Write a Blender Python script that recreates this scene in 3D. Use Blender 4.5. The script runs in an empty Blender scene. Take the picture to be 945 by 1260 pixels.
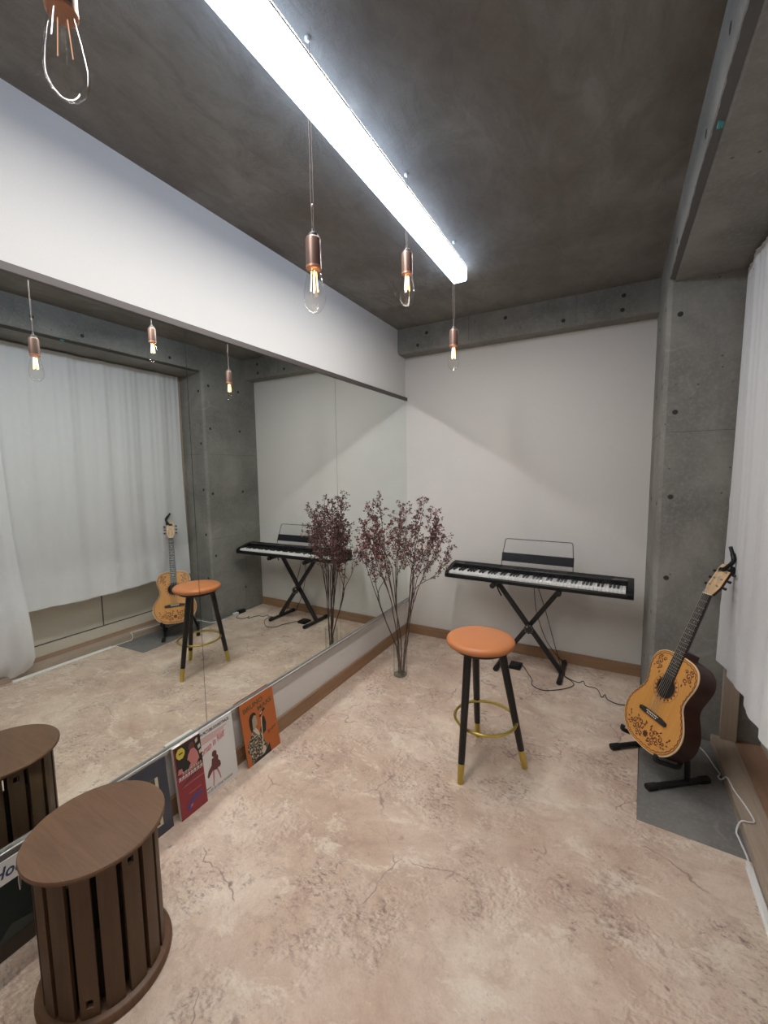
import bpy, bmesh, math, random
from mathutils import Vector, Matrix
random.seed(7)
SC = bpy.context.scene
COL = SC.collection
PI = math.pi

# ------------------------------------------------------------------ room numbers (metres)
H = 2.748          # ceiling
W = 1.897          # face of the concrete pillar and of the right beam
YP = -0.68         # pillar depth from the far wall
XS0, XS1 = 2.20, 2.30   # window sill board
XG = 2.41          # window plane
YB = -4.7          # wall behind the camera
ZM0, ZM1 = 0.325, 2.168 # mirror bottom and top

# ------------------------------------------------------------------ materials
def mat(name, col=(.8,.8,.8), rough=.5, metal=0.0, spec=None):
    m = bpy.data.materials.new(name); m.use_nodes = True
    b = m.node_tree.nodes['Principled BSDF']
    b.inputs['Base Color'].default_value = (*col, 1)
    b.inputs['Roughness'].default_value = rough
    b.inputs['Metallic'].default_value = metal
    if spec is not None: b.inputs['Specular IOR Level'].default_value = spec
    return m
class NT:
    def __init__(s, m):
        s.m = m; s.t = m.node_tree; s.b = s.t.nodes['Principled BSDF']
        tc = s.t.nodes.new('ShaderNodeTexCoord'); s.co = tc.outputs['Object']
    def n(s, typ, **kw):
        n = s.t.nodes.new(typ)
        for k, v in kw.items():
            if k in n.inputs: n.inputs[k].default_value = v
            else: setattr(n, k, v)
        return n
    def l(s, a, b): s.t.links.new(a, b)
    def mapping(s, scale=(1,1,1), rot=(0,0,0), src=None):
        n = s.n('ShaderNodeMapping'); n.inputs['Scale'].default_value = scale; n.inputs['Rotation'].default_value = rot
        s.l(src or s.co, n.inputs['Vector']); return n.outputs[0]
    def noise(s, scale, detail=4, rough=.5, dist=0., src=None):
        n = s.n('ShaderNodeTexNoise'); n.inputs['Scale'].default_value = scale; n.inputs['Detail'].default_value = detail
        n.inputs['Roughness'].default_value = rough; n.inputs['Distortion'].default_value = dist
        s.l(src or s.co, n.inputs['Vector']); return n.outputs['Fac']
    def ramp(s, fac, stops):
        n = s.n('ShaderNodeValToRGB'); e = n.color_ramp.elements
        while len(e) < len(stops): e.new(.5)
        for i, (p, c) in enumerate(stops):
            e[i].position = p; e[i].color = (*c, 1) if len(c) == 3 else c
        s.l(fac, n.inputs[0]); return n.outputs[0]
    def bw(s, fac, a, b): return s.ramp(fac, [(a, (0,0,0)), (b, (1,1,1))])
    def mix(s, fac, a, b, mode='MIX'):
        n = s.n('ShaderNodeMix'); n.data_type = 'RGBA'; n.blend_type = mode
        for i, v in ((0, fac), (6, a), (7, b)):
            if hasattr(v, 'is_linked'): s.l(v, n.inputs[i])
            elif i == 0: n.inputs[0].default_value = v
            else: n.inputs[i].default_value = (*v, 1)
        return n.outputs[2]
    def math(s, op, a, b=0.0):
        n = s.n('ShaderNodeMath'); n.operation = op
        for i, v in ((0, a), (1, b)):
            if hasattr(v, 'is_linked'): s.l(v, n.inputs[i])
            else: n.inputs[i].default_value = v
        return n.outputs[0]
    def color(s, c): s.l(c, s.b.inputs['Base Color'])
    def bump(s, h, strength=.3, dist=.01):
        n = s.n('ShaderNodeBump'); n.inputs['Strength'].default_value = strength; n.inputs['Distance'].default_value = dist
        s.l(h, n.inputs['Height']); s.l(n.outputs[0], s.b.inputs['Normal'])

def m_floor():
    m = mat('floor_plaster_vinyl', rough=.52, spec=.3); q = NT(m)
    warp = q.n('ShaderNodeTexNoise', Scale=3.1); warp.inputs['Detail'].default_value = 7
    q.l(q.co, warp.inputs['Vector'])
    wco = q.mix(.22, q.co, warp.outputs['Color'])
    big = q.noise(1.7, 10, .72, .4)
    c = q.ramp(big, [(.34, (.43,.298,.226)), (.44, (.55,.408,.316)), (.53, (.63,.492,.390)), (.63, (.73,.612,.498))])
    med = q.noise(6.5, 10, .78, .35, q.mapping((1,1.35,1), (0,0,.5)))
    c = q.mix(q.math('MULTIPLY', q.bw(med, .51, .60), .55), c, (.45,.322,.25))
    light = q.noise(4.6, 10, .78, .45, q.mapping((1,1.6,1), (0,0,-.9)))
    c = q.mix(q.math('MULTIPLY', q.bw(light, .54, .61), .72), c, (.77,.675,.56))
    # rough pitted patches where the plaster print has worn through
    pm = q.noise(2.6, 10, .76, .5, q.mapping((1.3,1,1), (0,0,-.7)))
    zone = q.bw(pm, .51, .60)
    emb = q.noise(38, 9, .78, .4, q.mapping((1,1.7,1), (0,0,.4)))
    pits = q.bw(emb, .50, .60)
    pmask = q.math('MULTIPLY', zone, pits)
    c = q.mix(q.math('MULTIPLY', pmask, .88), c, (.19,.115,.095))
    hl = q.math('MULTIPLY', zone, q.math('SUBTRACT', 1, q.bw(emb, .38, .45)))
    c = q.mix(q.math('MULTIPLY', hl, .5), c, (.76,.66,.56))
    sp = q.n('ShaderNodeTexVoronoi', Scale=13); q.l(wco, sp.inputs['Vector'])
    spm = q.math('MULTIPLY', q.math('SUBTRACT', 1, q.bw(sp.outputs['Distance'], .05, .12)), q.bw(q.noise(5, 3), .54, .60))
    c = q.mix(q.math('MULTIPLY', spm, .8), c, (.17,.105,.085))
    def cracks(sc_, wd, lo, k):
        cr = q.n('ShaderNodeTexVoronoi', Scale=sc_); cr.feature = 'DISTANCE_TO_EDGE'; q.l(wco, cr.inputs['Vector'])
        return q.math('MULTIPLY', q.math('SUBTRACT', 1, q.bw(cr.outputs['Distance'], wd*.35, wd)), q.bw(q.noise(k, 3), lo, lo+.05))
    c1 = cracks(3.3, .0085, .535, 2.9)
    c = q.mix(q.math('MULTIPLY', c1, .75), c, (.27,.175,.14))
    def painted_relief(sc_, dx, dy, k0):  # embossed look: light and dark sides of bumps put into the print colour
        a = q.noise(sc_, 7, .7, .2); mp = q.n('ShaderNodeMapping'); mp.inputs['Location'].default_value = (dx, dy, 0); q.l(q.co, mp.inputs['Vector'])
        return q.math('ADD', q.math('MULTIPLY', q.math('SUBTRACT', a, q.noise(sc_, 7, .7, .2, mp.outputs[0])), k0), .5)
    rl = painted_relief(27, .008, .005, 2.6); rz = q.bw(q.noise(2.9, 9, .75, .4, q.mapping((1,1.2,1), (0,0,1.1))), .50, .60)
    c = q.mix(q.math('MULTIPLY', q.math('MULTIPLY', q.bw(rl, .56, .72), rz), .45), c, (.27,.18,.145))
    c = q.mix(q.math('MULTIPLY', q.math('MULTIPLY', q.math('SUBTRACT', 1, q.bw(rl, .28, .44)), rz), .38), c, (.82,.73,.635))
    fine = q.noise(120, 5, .7)
    c = q.mix(q.math('MULTIPLY', q.bw(fine, .45, .7), .26), c, (.34,.25,.20))
    q.color(c)
    q.bump(q.math('SUBTRACT', q.math('MULTIPLY', fine, .4), q.math('ADD', pmask, c1)), .4, .004)
    return m
def m_wallpaper(name, col):
    m = mat(name, col, .85, spec=.2); q = NT(m)
    f = q.noise(170, 4, .6)
    q.color(q.mix(q.bw(f, .3, .7), tuple(x*.97 for x in col), col)); q.bump(f, .25, .002)
    return m
def m_ceiling():
    m = mat('dark_plaster_ceiling', rough=.8, spec=.25); q = NT(m)
    a = q.noise(1.3, 8, .65, .5); b = q.noise(9, 9, .75, .8, q.mapping((1,.45,1), (0,0,.35)))
    c = q.ramp(a, [(.3, (.155,.134,.112)), (.5, (.21,.197,.177)), (.68, (.275,.27,.252))])
    c = q.mix(q.math('MULTIPLY', q.bw(b, .42, .7), .55), c, (.112,.092,.078))
    s = q.noise(16, 8, .75, 1.2)
    c = q.mix(q.math('MULTIPLY', q.bw(s, .60, .72), .5), c, (.27,.25,.225))
    q.color(c); q.bump(q.math('ADD', b, s), .5, .006)
    return m
def m_concrete(name, base):
    m = mat(name, rough=.75, spec=.3); q = NT(m)
    d = lambda k: tuple(x*k for x in base)
    a = q.noise(2.2, 8, .65, .4); f = q.noise(60, 6, .7)
    c = q.ramp(a, [(.33, d(.72)), (.5, d(1.)), (.66, d(1.28))])
    c = q.mix(q.math('MULTIPLY', q.bw(f, .48, .68), .5), c, d(1.45))
    st = q.noise(5, 8, .7, .3, q.mapping((2.4,2.4,.35)))
    c = q.mix(q.math('MULTIPLY', q.bw(st, .55, .75), .35), c, d(.6))
    v = q.n('ShaderNodeTexVoronoi', Scale=17.); q.l(q.co, v.inputs['Vector'])
    pit = q.math('MULTIPLY', q.math('SUBTRACT', 1, q.bw(v.outputs['Distance'], .06, .11)), q.bw(q.noise(5, 2), .56, .6))
    c = q.mix(q.math('MULTIPLY', pit, .8), c, d(.3))
    scr = q.n('ShaderNodeTexVoronoi', Scale=2.3); scr.feature = 'DISTANCE_TO_EDGE'
    wv = q.n('ShaderNodeTexNoise', Scale=3.); q.l(q.co, wv.inputs['Vector'])
    q.l(q.mix(.25, q.co, wv.outputs['Color']), scr.inputs['Vector'])
    sm = q.math('MULTIPLY', q.math('SUBTRACT', 1, q.bw(scr.outputs['Distance'], .003, .022)), q.bw(q.noise(3.5, 5), .54, .64))
    c = q.mix(q.math('MULTIPLY', sm, .35), c, d(1.7))
    q.color(c); q.bump(q.math('SUBTRACT', f, pit), .3, .004)
    return m
def m_wood(name, c0, c1, rough=.45, scale=(3,3,30), axis_rot=(0,0,0), spec=.4):
    m = mat(name, rough=rough, spec=spec); q = NT(m)
    mp = q.mapping(scale, axis_rot)
    a = q.noise(1.0, 8, .65, 1.2, mp); b = q.noise(6, 6, .7, .3, mp)
    c = q.ramp(a, [(.28, c0), (.72, c1)])
    c = q.mix(q.math('MULTIPLY', q.bw(b, .5, .75), .3), c, tuple(x*.7 for x in c0))
    q.color(c); q.bump(b, .12, .001)
    return m
def m_curtain():
    m = mat('white_curtain_cloth', (.80,.80,.815), .85, spec=.1); q = NT(m)
    t = q.t; out = t.nodes['Material Output']
    w = q.noise(260, 3, .6); q.bump(w, .12, .001)
    tr = q.n('ShaderNodeBsdfTranslucent'); tr.inputs['Color'].default_value = (.78,.78,.80,1)
    mx = q.n('ShaderNodeMixShader'); mx.inputs[0].default_value = .22
    q.l(q.b.outputs[0], mx.inputs[1]); q.l(tr.outputs[0], mx.inputs[2]); q.l(mx.outputs[0], out.inputs['Surface'])
    return m
def m_mirror():
    m = bpy.data.materials.new('mirror_silver'); m.use_nodes = True; t = m.node_tree; t.nodes.clear()
    g = t.nodes.new('ShaderNodeBsdfGlossy'); g.inputs['Roughness'].default_value = 0; g.inputs['Color'].default_value = (.86,.905,.88,1)
    o = t.nodes.new('ShaderNodeOutputMaterial'); t.links.new(g.outputs[0], o.inputs[0]); return m
def m_thin_glass(name, tint=(1,1,1), edge=(.8,.85,.83), refl=.8, p0=.55):
    m = bpy.data.materials.new(name); m.use_nodes = True; t = m.node_tree; t.nodes.clear()
    o = t.nodes.new('ShaderNodeOutputMaterial')
    tr = t.nodes.new('ShaderNodeBsdfTransparent'); gl = t.nodes.new('ShaderNodeBsdfGlossy'); gl.inputs['Roughness'].default_value = .02
    lw = t.nodes.new('ShaderNodeLayerWeight'); lw.inputs['Blend'].default_value = .5
    def ramp(stops):
        r = t.nodes.new('ShaderNodeValToRGB'); e = r.color_ramp.elements
        while len(e) < len(stops): e.new(.5)
        for i, (p, c) in enumerate(stops): e[i].position = p; e[i].color = (*c, 1)
        t.links.new(lw.outputs['Facing'], r.inputs[0]); return r.outputs[0]
    tc = ramp([(p0, tint), (.97, edge)]); rc = ramp([(0, (.035,)*3), (.6, (.07,)*3), (.85, (refl*.4,)*3), (1, (refl,)*3)])
    mx = t.nodes.new('ShaderNodeMixShader'); L = t.links.new
    L(tc, tr.inputs['Color'])
    L(rc, mx.inputs[0]); L(tr.outputs[0], mx.inputs[1]); L(gl.outputs[0], mx.inputs[2]); L(mx.outputs[0], o.inputs[0])
    return m
def m_emit(name, col, s):
    m = bpy.data.materials.new(name); m.use_nodes = True; t = m.node_tree; t.nodes.clear()
    e = t.nodes.new('ShaderNodeEmission'); e.inputs['Color'].default_value = (*col,1); e.inputs['Strength'].default_value = s
    o = t.nodes.new('ShaderNodeOutputMaterial'); t.links.new(e.outputs[0], o.inputs[0]); return m

M = dict(
 floor=m_floor(), wall=m_wallpaper('white_wallpaper', (.70,.68,.655)), ceiling=m_ceiling(),
 concrete=m_concrete('grey_concrete', (.215,.207,.188)), concrete_floor=m_concrete('grey_floor_tile', (.19,.18,.168)),
 plug_hole=mat('dark_mortar', (.035,.033,.03), .9),
 baseboard=m_wood('brown_baseboard', (.27,.155,.085), (.37,.225,.13), .5, (1.5,1.5,20)),
 sill=m_wood('pale_wood_trim', (.33,.25,.19), (.45,.36,.285), .5, (14,1.2,14)),
 post=m_wood('pale_wood_post', (.33,.25,.19), (.45,.36,.285), .5, (14,14,1.2)),
 deck=m_wood('reddish_sill_deck', (.25,.145,.09), (.36,.215,.14), .5, (12,1.2,12)),
 panel=mat('beige_window_panel', (.60,.55,.46), .4), panel_frame=mat('window_frame_dark', (.09,.08,.07), .5),
 mirror=m_mirror(), mirror_edge=mat('mirror_dark_edge', (.05,.06,.055), .4),
 alu=mat('aluminium_rail', (.50,.50,.49), .35, .9), bronze=mat('bronze_trim', (.085,.07,.064), .45, .2), white_rod_and_highlight=mat('white_rod_and_highlight', (.85,.84,.82), .3),
 curtain=m_curtain(),
 lamp_white=mat('white_lamp_metal', (.85,.86,.88), .4),
 lamp=m_emit('lamp_light', (1.0,.97,.92), 98), side_glow=m_emit('added_side_glow', (.58,.74,1.0), 6.5), lamp_end=m_emit('lamp_end_light', (.7,.82,1.0), 10),  # blue side glow is added, standing in for bloom around the lamp
 copper=mat('copper_socket', (.15,.09,.073), .45, .4), ring=mat('copper_ring', (.50,.25,.165), .4, .5), cord=mat('grey_pink_cord', (.22,.18,.175), .6), black_cap=mat('black_cap', (.02,.02,.02), .5),
 bulb=m_thin_glass('clear_bulb_glass', (1,.99,.975), (.88,.87,.86), .65), filament=m_emit('bulb_filament', (1.0,.62,.26), 9), filament_dim=m_emit('bulb_filament_dim', (1.0,.56,.36), .8),
 glass=m_thin_glass('clear_vase_glass', (.985,.995,.99), (.72,.80,.75), .45, .6),
 black=mat('black_plastic', (.009,.009,.010), .38, 0, .3), black_matt=mat('black_painted_steel', (.010,.010,.010), .38), rubber=mat('black_rubber', (.012,.012,.012), .8),
 key_white=mat('white_key', (.90,.90,.885), .3), key_black=mat('black_key', (.012,.012,.012), .3), grey_print=mat('grey_print', (.35,.35,.35), .6),
 rest=mat('dark_rest_panel', (.016,.017,.021), .6, 0, .2), grille=mat('speaker_grille', (.022,.022,.024), .9),
 leather=mat('orange_tan_leather', (.55,.195,.068), .42), stool_leg=mat('black_stool_leg', (.012,.010,.009), .4), gold=mat('gold_metal', (.56,.43,.11), .28, .85),
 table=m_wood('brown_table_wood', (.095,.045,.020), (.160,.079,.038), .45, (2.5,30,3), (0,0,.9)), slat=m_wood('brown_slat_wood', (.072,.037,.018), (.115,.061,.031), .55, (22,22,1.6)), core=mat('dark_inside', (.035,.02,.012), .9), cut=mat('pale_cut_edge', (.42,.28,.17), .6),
 spruce=m_wood('golden_spruce', (.52,.235,.050), (.62,.305,.085), .35, (26,1.1,1), (0,0,0)), mahogany=m_wood('dark_red_mahogany', (.030,.008,.005), (.050,.014,.009), .35, (3,14,3)), binding=mat('pale_binding', (.70,.55,.36), .4),
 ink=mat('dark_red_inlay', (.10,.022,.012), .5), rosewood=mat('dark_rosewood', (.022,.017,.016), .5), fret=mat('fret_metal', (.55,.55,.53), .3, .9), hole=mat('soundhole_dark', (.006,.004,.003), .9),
 bone=mat('bone', (.82,.78,.68), .4), maple=m_wood('pale_maple', (.66,.42,.22), (.76,.52,.30), .4, (20,2,2)), string=mat('steel_string', (.5,.48,.42), .35, .9),
 white_cable=mat('white_cable', (.78,.77,.75), .5), black_cable=mat('black_cable', (.012,.012,.012), .5),
 stem=mat('brown_stem', (.062,.036,.028), .7), stem_red=mat('red_brown_stem', (.085,.044,.032), .7),
 leaf=mat('dry_wine_leaf', (.135,.052,.050), .65), leaf2=mat('dry_brown_leaf', (.10,.06,.052), .7), leaf3=mat('dry_pink_leaf', (.36,.12,.125), .65), leaf4=mat('dry_mauve_leaf', (.23,.145,.135), .7),
 paper=mat('white_paper', (.70,.68,.66), .5), paper_edge=mat('paper_edge', (.74,.71,.66), .7), orange=mat('orange_card', (.46,.125,.028), .5), ink_black=mat('black_print', (.02,.017,.015), .5), ink_dim=mat('olive_print', (.115,.075,.025), .5), skin_grey=mat('grey_print_face', (.36,.29,.20), .5), cream=mat('cream_print', (.60,.53,.40), .5),
 red=mat('crimson_print', (.27,.030,.040), .45), pink=mat('pink_print', (.56,.20,.19), .5), navy=mat('navy_print', (.042,.046,.066), .5), blue=mat('blue_print', (.07,.06,.24), .5), yellow=mat('yellow_print', (.62,.50,.05), .5), script_red=mat('red_print', (.50,.05,.065), .5), dark_red=mat('maroon_print', (.13,.035,.035), .5),
 text_blue=mat('slate_blue_print', (.05,.065,.12), .5), dark_green=mat('dark_green_print', (.010,.016,.014), .45), sage=mat('grey_green_print', (.035,.04,.033), .5), brown_print=mat('brown_print', (.05,.035,.025), .5), teal=mat('teal_paint', (.04,.24,.24), .6),
)
# olive & cream flecked jacket print
def m_fleck():
    m = mat('flecked_print', rough=.5); q = NT(m)
    q.color(q.ramp(q.noise(95, 3, .6), [(.42, (.03,.026,.02)), (.50, (.07,.055,.035)), (.60, (.52,.46,.34))])); return m
M['fleck'] = m_fleck()

# ------------------------------------------------------------------ mesh helpers
class MB:
    """Collects shapes; build() links them as one mesh object."""
    def __init__(s): s.v = []; s.f = []; s.mi = []; s.mats = []
    def slot(s, m):
        if m not in s.mats: s.mats.append(m)
        return s.mats.index(m)
    def add(s, vs, fs, m, T=None):
        o = len(s.v); k = s.slot(m)
        s.v += [tuple(T @ Vector(v)) if T else tuple(v) for v in vs]
        for f in fs: s.f.append([i + o for i in f]); s.mi.append(k)
        return s
    def box(s, lo, hi, m, T=None):
        x0,y0,z0 = lo; x1,y1,z1 = hi
        return s.add([(x0,y0,z0),(x1,y0,z0),(x1,y1,z0),(x0,y1,z0),(x0,y0,z1),(x1,y0,z1),(x1,y1,z1),(x0,y1,z1)],
                     [(0,3,2,1),(4,5,6,7),(0,1,5,4),(1,2,6,5),(2,3,7,6),(3,0,4,7)], m, T)
    def bbox(s, lo, hi, m, r=.004, T=None, seg=2):
        bm = bmesh.new(); bmesh.ops.create_cube(bm, size=1)
        for v in bm.verts:
            v.co = Vector([(lo[i]+hi[i])/2 + v.co[i]*(hi[i]-lo[i]) for i in range(3)])
        bmesh.ops.bevel(bm, geom=list(bm.edges), offset=r, segments=seg, profile=.5, affect='EDGES')
        return s.bm(bm, m, T)
    def bm(s, bm, m, T=None):
        bmesh.ops.recalc_face_normals(bm, faces=list(bm.faces)); bm.verts.index_update()
        s.add([v.co.copy() for v in bm.verts], [[v.index for v in f.verts] for f in bm.faces], m, T); bm.free(); return s
    def lathe(s, prof, m, seg=32, T=None, cap=True):
        vs = []; fs = []
        for r, z in prof:
            for k in range(seg): a = 2*PI*k/seg; vs.append((r*math.cos(a), r*math.sin(a), z))
        n = len(prof)
        for i in range(n-1):
            for k in range(seg):
                a, b = i*seg+k, i*seg+(k+1) % seg; fs.append((a, b, b+seg, a+seg))
        if cap:
            fs.append(tuple(range(seg-1, -1, -1))); fs.append(tuple((n-1)*seg+k for k in range(seg)))
        return s.add(vs, fs, m, T)
    def tube(s, pts, r, m, seg=8, T=None, cap=True, closed=False):
        pts = [Vector(p) for p in pts]; n = len(pts)
        rs = list(r) if hasattr(r, '__len__') else [r]*n
        vs = []; fs = []; prev = None
        for i, p in enumerate(pts):
            if closed: d = pts[(i+1) % n] - pts[i-1]
            else: d = pts[min(i+1, n-1)] - pts[max(i-1, 0)]
            if d.length < 1e-9: d = Vector((0,0,1))
            d.normalize()
            if prev is None:
                a = Vector((0,0,1)) if abs(d.z) < .9 else Vector((1,0,0)); u = d.cross(a).normalized()
            else:
                u = prev - d*prev.dot(d)
                u = u.normalized() if u.length > 1e-6 else d.orthogonal().normalized()
            prev = u; w = d.cross(u)
            for k in range(seg):
                t = 2*PI*k/seg; vs.append(p + (u*math.cos(t) + w*math.sin(t))*rs[i])
        for i in range(n if closed else n-1):
            for k in range(seg):
                a, b = i*seg+k, i*seg+(k+1) % seg; c2 = ((i+1) % n)*seg
                fs.append((a, b, c2+(k+1) % seg, c2+k))
        if cap and not closed:
            fs.append(tuple(range(seg-1, -1, -1))); fs.append(tuple((n-1)*seg+k for k in range(seg)))
        return s.add(vs, fs, m, T)
    def prism(s, poly, z0, z1, m, T=None):
        """simple polygon in XY, extruded z0..z1"""
        bm = bmesh.new(); a = [bm.verts.new((x, y, z0)) for x, y in poly]; b = [bm.verts.new((x, y, z1)) for x, y in poly]
        n = len(poly)
        for i in range(n): bm.faces.new((a[i], a[(i+1) % n], b[(i+1) % n], b[i]))
        f1 = bm.faces.new(a[::-1]); f2 = bm.faces.new(b)
        bmesh.ops.triangulate(bm, faces=[f1, f2])
        return s.bm(bm, m, T)
    def strip(s, pts, w, z0, z1, m, T=None, closed=False):
        """flat ribbon of width w following 2-D points, z0..z1 thick"""
        n = len(pts); P = [Vector((p[0], p[1], 0)) for p in pts]; vs = []; fs = []
        ws = list(w) if hasattr(w, '__len__') else [w]*n
        for i in range(n):
            d = (P[(i+1) % n] - P[i-1]) if closed else (P[min(i+1, n-1)] - P[max(i-1, 0)])
            d = d.normalized() if d.length > 1e-9 else Vector((1,0,0)); q = Vector((-d.y, d.x, 0))*ws[i]/2
            for z in (z0, z1):
                vs.append((P[i].x+q.x, P[i].y+q.y, z)); vs.append((P[i].x-q.x, P[i].y-q.y, z))
        for i in range(n if closed else n-1):
            a = 4*i; b = 4*((i+1) % n)
            fs += [(a+2, a+3, b+3, b+2), (a+1, a, b, b+1), (a, a+2, b+2, b), (a+3, a+1, b+1, b+3)]
        if not closed: fs += [(0, 1, 3, 2), (4*n-4, 4*n-2, 4*n-1, 4*n-3)]
        return s.add(vs, fs, m, T)
    def text(s, string, size, m, T, depth=.0004, shear=0., width=None, bold=0.):
        cu = bpy.data.curves.new('t', 'FONT'); cu.body = string; cu.size = size; cu.extrude = depth/2; cu.shear = shear; cu.resolution_u = 3; cu.offset = bold
        o = bpy.data.objects.new('t', cu); COL.objects.link(o); bpy.context.view_layer.update()
        me = o.to_mesh(); vs = [v.co.copy() for v in me.vertices]; fs = [list(p.vertices) for p in me.polygons]
        o.to_mesh_clear(); bpy.data.objects.remove(o); bpy.data.curves.remove(cu)
        if width and vs:
            x0 = min(v.x for v in vs); x1 = max(v.x for v in vs); k = width/(x1-x0)
            for v in vs: v.x = (v.x-x0)*k
        return s.add(vs, fs, m, T)
    def build(s, name, parent=None, smooth=None, mods=()):
        me = bpy.data.meshes.new(name); me.from_pydata(s.v, [], s.f)
        for m in s.mats: me.materials.append(m)
        me.polygons.foreach_set('material_index', s.mi)
        me.validate(); me.update()
        if smooth is not None:
            me.polygons.foreach_set('use_smooth', [True]*len(me.polygons))
            me.set_sharp_from_angle(angle=math.radians(smooth))
        o = bpy.data.objects.new(name, me); COL.objects.link(o)
        if parent: o.parent = parent
        return o
def tag(o, label, cat, group=None):
    o['label'] = label; o['category'] = cat
    if group: o['group'] = group
    return o
def empty(name, label, cat, loc=(0,0,0), group=None, matrix=None):
    o = bpy.data.objects.new(name, None); COL.objects.link(o); o.empty_display_size = .05
    if matrix is not None: o.matrix_world = matrix
    else: o.location = loc
    return tag(o, label, cat, group)
def struct(o):
    o['kind'] = 'structure'; return o
def TR(x, y, z): return Matrix.Translation((x, y, z))
def frame(org, X, Y, Z):
    m = Matrix.Identity(4)
    for i, a in enumerate((X, Y, Z)):
        for r in range(3): m[r][i] = a[r]
    for r in range(3): m[r][3] = org[r]
    return m
def spline(pts, n=8, closed=False):
    P = [Vector(p) for p in pts]; N = len(P); out = []
    rng = range(N) if closed else range(N-1)
    for i in rng:
        if closed: a, b, c, d = P[i-1], P[i], P[(i+1) % N], P[(i+2) % N]
        else: a, b, c, d = P[max(i-1, 0)], P[i], P[i+1], P[min(i+2, N-1)]
        for k in range(n):
            t = k/n
            out.append(.5*((2*b) + (c-a)*t + (2*a-5*b+4*c-d)*t*t + (3*b-a-3*c+d)*t**3))
    if not closed: out.append(P[-1])
    return out

# ------------------------------------------------------------------ room shell
def hole_disc(mb, p, axis, r=.0135):
    """dark mortar disc slightly proud of the concrete, dark colour standing for a recess"""
    R = {'x': Matrix.Rotation(-PI/2, 4, 'Y'), 'y': Matrix.Rotation(PI/2, 4, 'X')}[axis]   # local +z to -x / -y
    mb.lathe([(r, -.003), (r, .0004), (r*.86, .0011), (.001, .0009)], M['plug_hole'], 18, TR(*p) @ R)

struct(MB().box((-.3,YB-.1,-.1), (3.0,.1,0), M['floor']).build('floor'))
fp = [(1.909,0.0),(1.818,-1.476),(2.2,-1.497),(2.2,YP),(W+.02,YP),(W,YP+.02),(W,0)]
struct(MB().prism(fp[::-1], 0.0, .002, M['concrete_floor']).build('floor_alcove'))
struct(MB().box((-.15,YB-.1,-.1), (-.012,.1,H+.1), M['wall']).build('wall_left'))
struct(MB().box((-.012,0,0), (3.0,.12,H+.1), M['wall']).build('wall_far'))
struct(MB().box((-.15,YB-.12,0), (3.0,YB,H+.1), M['wall']).build('wall_back'))
struct(MB().box((-.15,YB-.1,H), (3.0,.1,H+.12), M['ceiling']).build('ceiling'))
# far beam
fb = MB(); DB = .142; ZB = 2.541
ch = .018
fb.prism([(-DB, H), (-DB, ZB+ch), (-DB+ch, ZB), (0, ZB), (0, H)], -.012, W, M['concrete'], frame((0,0,0), (0,1,0), (0,0,1), (1,0,0)))
beam = struct(fb.build('beam_far'))
for x, z in ((.26,2.68),(.178,2.592),(.909,2.681),(1.318,2.587),(1.69,2.682),(1.685,2.59)):
    hb = MB(); hole_disc(hb, (x, -DB, z), 'y'); hb.build('tie_hole', beam)
sb = MB(); sb.box((1.40, -DB-.0006, ZB+ch), (1.4015, -DB, H), M['plug_hole']); sb.box((.62, -DB-.0006, ZB+ch), (.6215, -DB, H), M['plug_hole']); sb.build('joint_line', beam)
# pillar with chamfered corner
pl = MB().prism([(W,0),(W,YP+.02),(W+.02,YP),(XG+.1,YP),(XG+.1,0)][::-1], 0, H, M['concrete'])
pillar = struct(pl.build('pillar_concrete'))
for ax, pts in (('y', [(1.956, YP, z) for z in (2.346,1.832,1.369,.909,.454)]),
                ('x', [(W, y, z) for y, z in ((-.607,2.402),(-.231,2.399),(-.609,1.981),(-.233,1.981),(-.618,1.327),(-.229,1.329),(-.619,.684),(-.247,.263))])):
    for p in pts: hp = MB(); hole_disc(hp, p, ax); hp.build('tie_hole', pillar)
jl = MB()
jl.box((W+.02, YP-.0006, 1.724), (2.22, YP, 1.7255), M['plug_hole']); jl.box((W-.0006, YP+.02, 1.724), (W, 0, 1.7255), M['plug_hole'])
jl.box((W-.0006, YP+.02, .86), (W, 0, .8612), M['plug_hole']); jl.build('joint_line', pillar)
# right beam over the window
rb = MB()
zb2 = 2.535
prof = [(W, H), (W, zb2), (W+.03, zb2-.02), (W+.036, zb2-.017), (XG+.1, zb2-.017), (XG+.1, H)]
rb.prism(prof, 0, -(YB-YP), M['concrete'], frame((0,YP,0), (1,0,0), (0,0,1), (0,-1,0)))
rbo = struct(rb.build('beam_right'))
for y, z in ((-2.029,2.63),(-1.718,2.585),(-1.005,2.585),(-2.95,2.62)):
    hr = MB(); hole_disc(hr, (W, y, z), 'x'); hr.build('tie_hole', rbo)
# dark ragged groove along the beam edge, with a flake of teal paint
gm = MB(); N = 220; vs = []; fs = []; rg = random.Random(4); jit = 0
for i in range(N+1):
    y = YP-.02 - i*(3.6/N); jit = .7*jit + rg.uniform(-.05,.05)
    for t in (.10+abs(jit)+.03*math.sin(i*.21), .90):
        vs.append((W+.03*t-.0007, y, zb2-.02*t-.0010))
for i in range(N): a = 2*i; fs.append((a, a+1, a+3, a+2))
gm.add(vs, fs, mat('rough_dark_concrete', (.06,.052,.047), .9)); gm.build('rough_chamfer', rbo)
tf = MB(); tf.bbox((W+.010,-1.86,zb2-.019), (W+.026,-1.835,zb2-.009), M['teal'], .003); tf.build('paint_flake', rbo)
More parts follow.
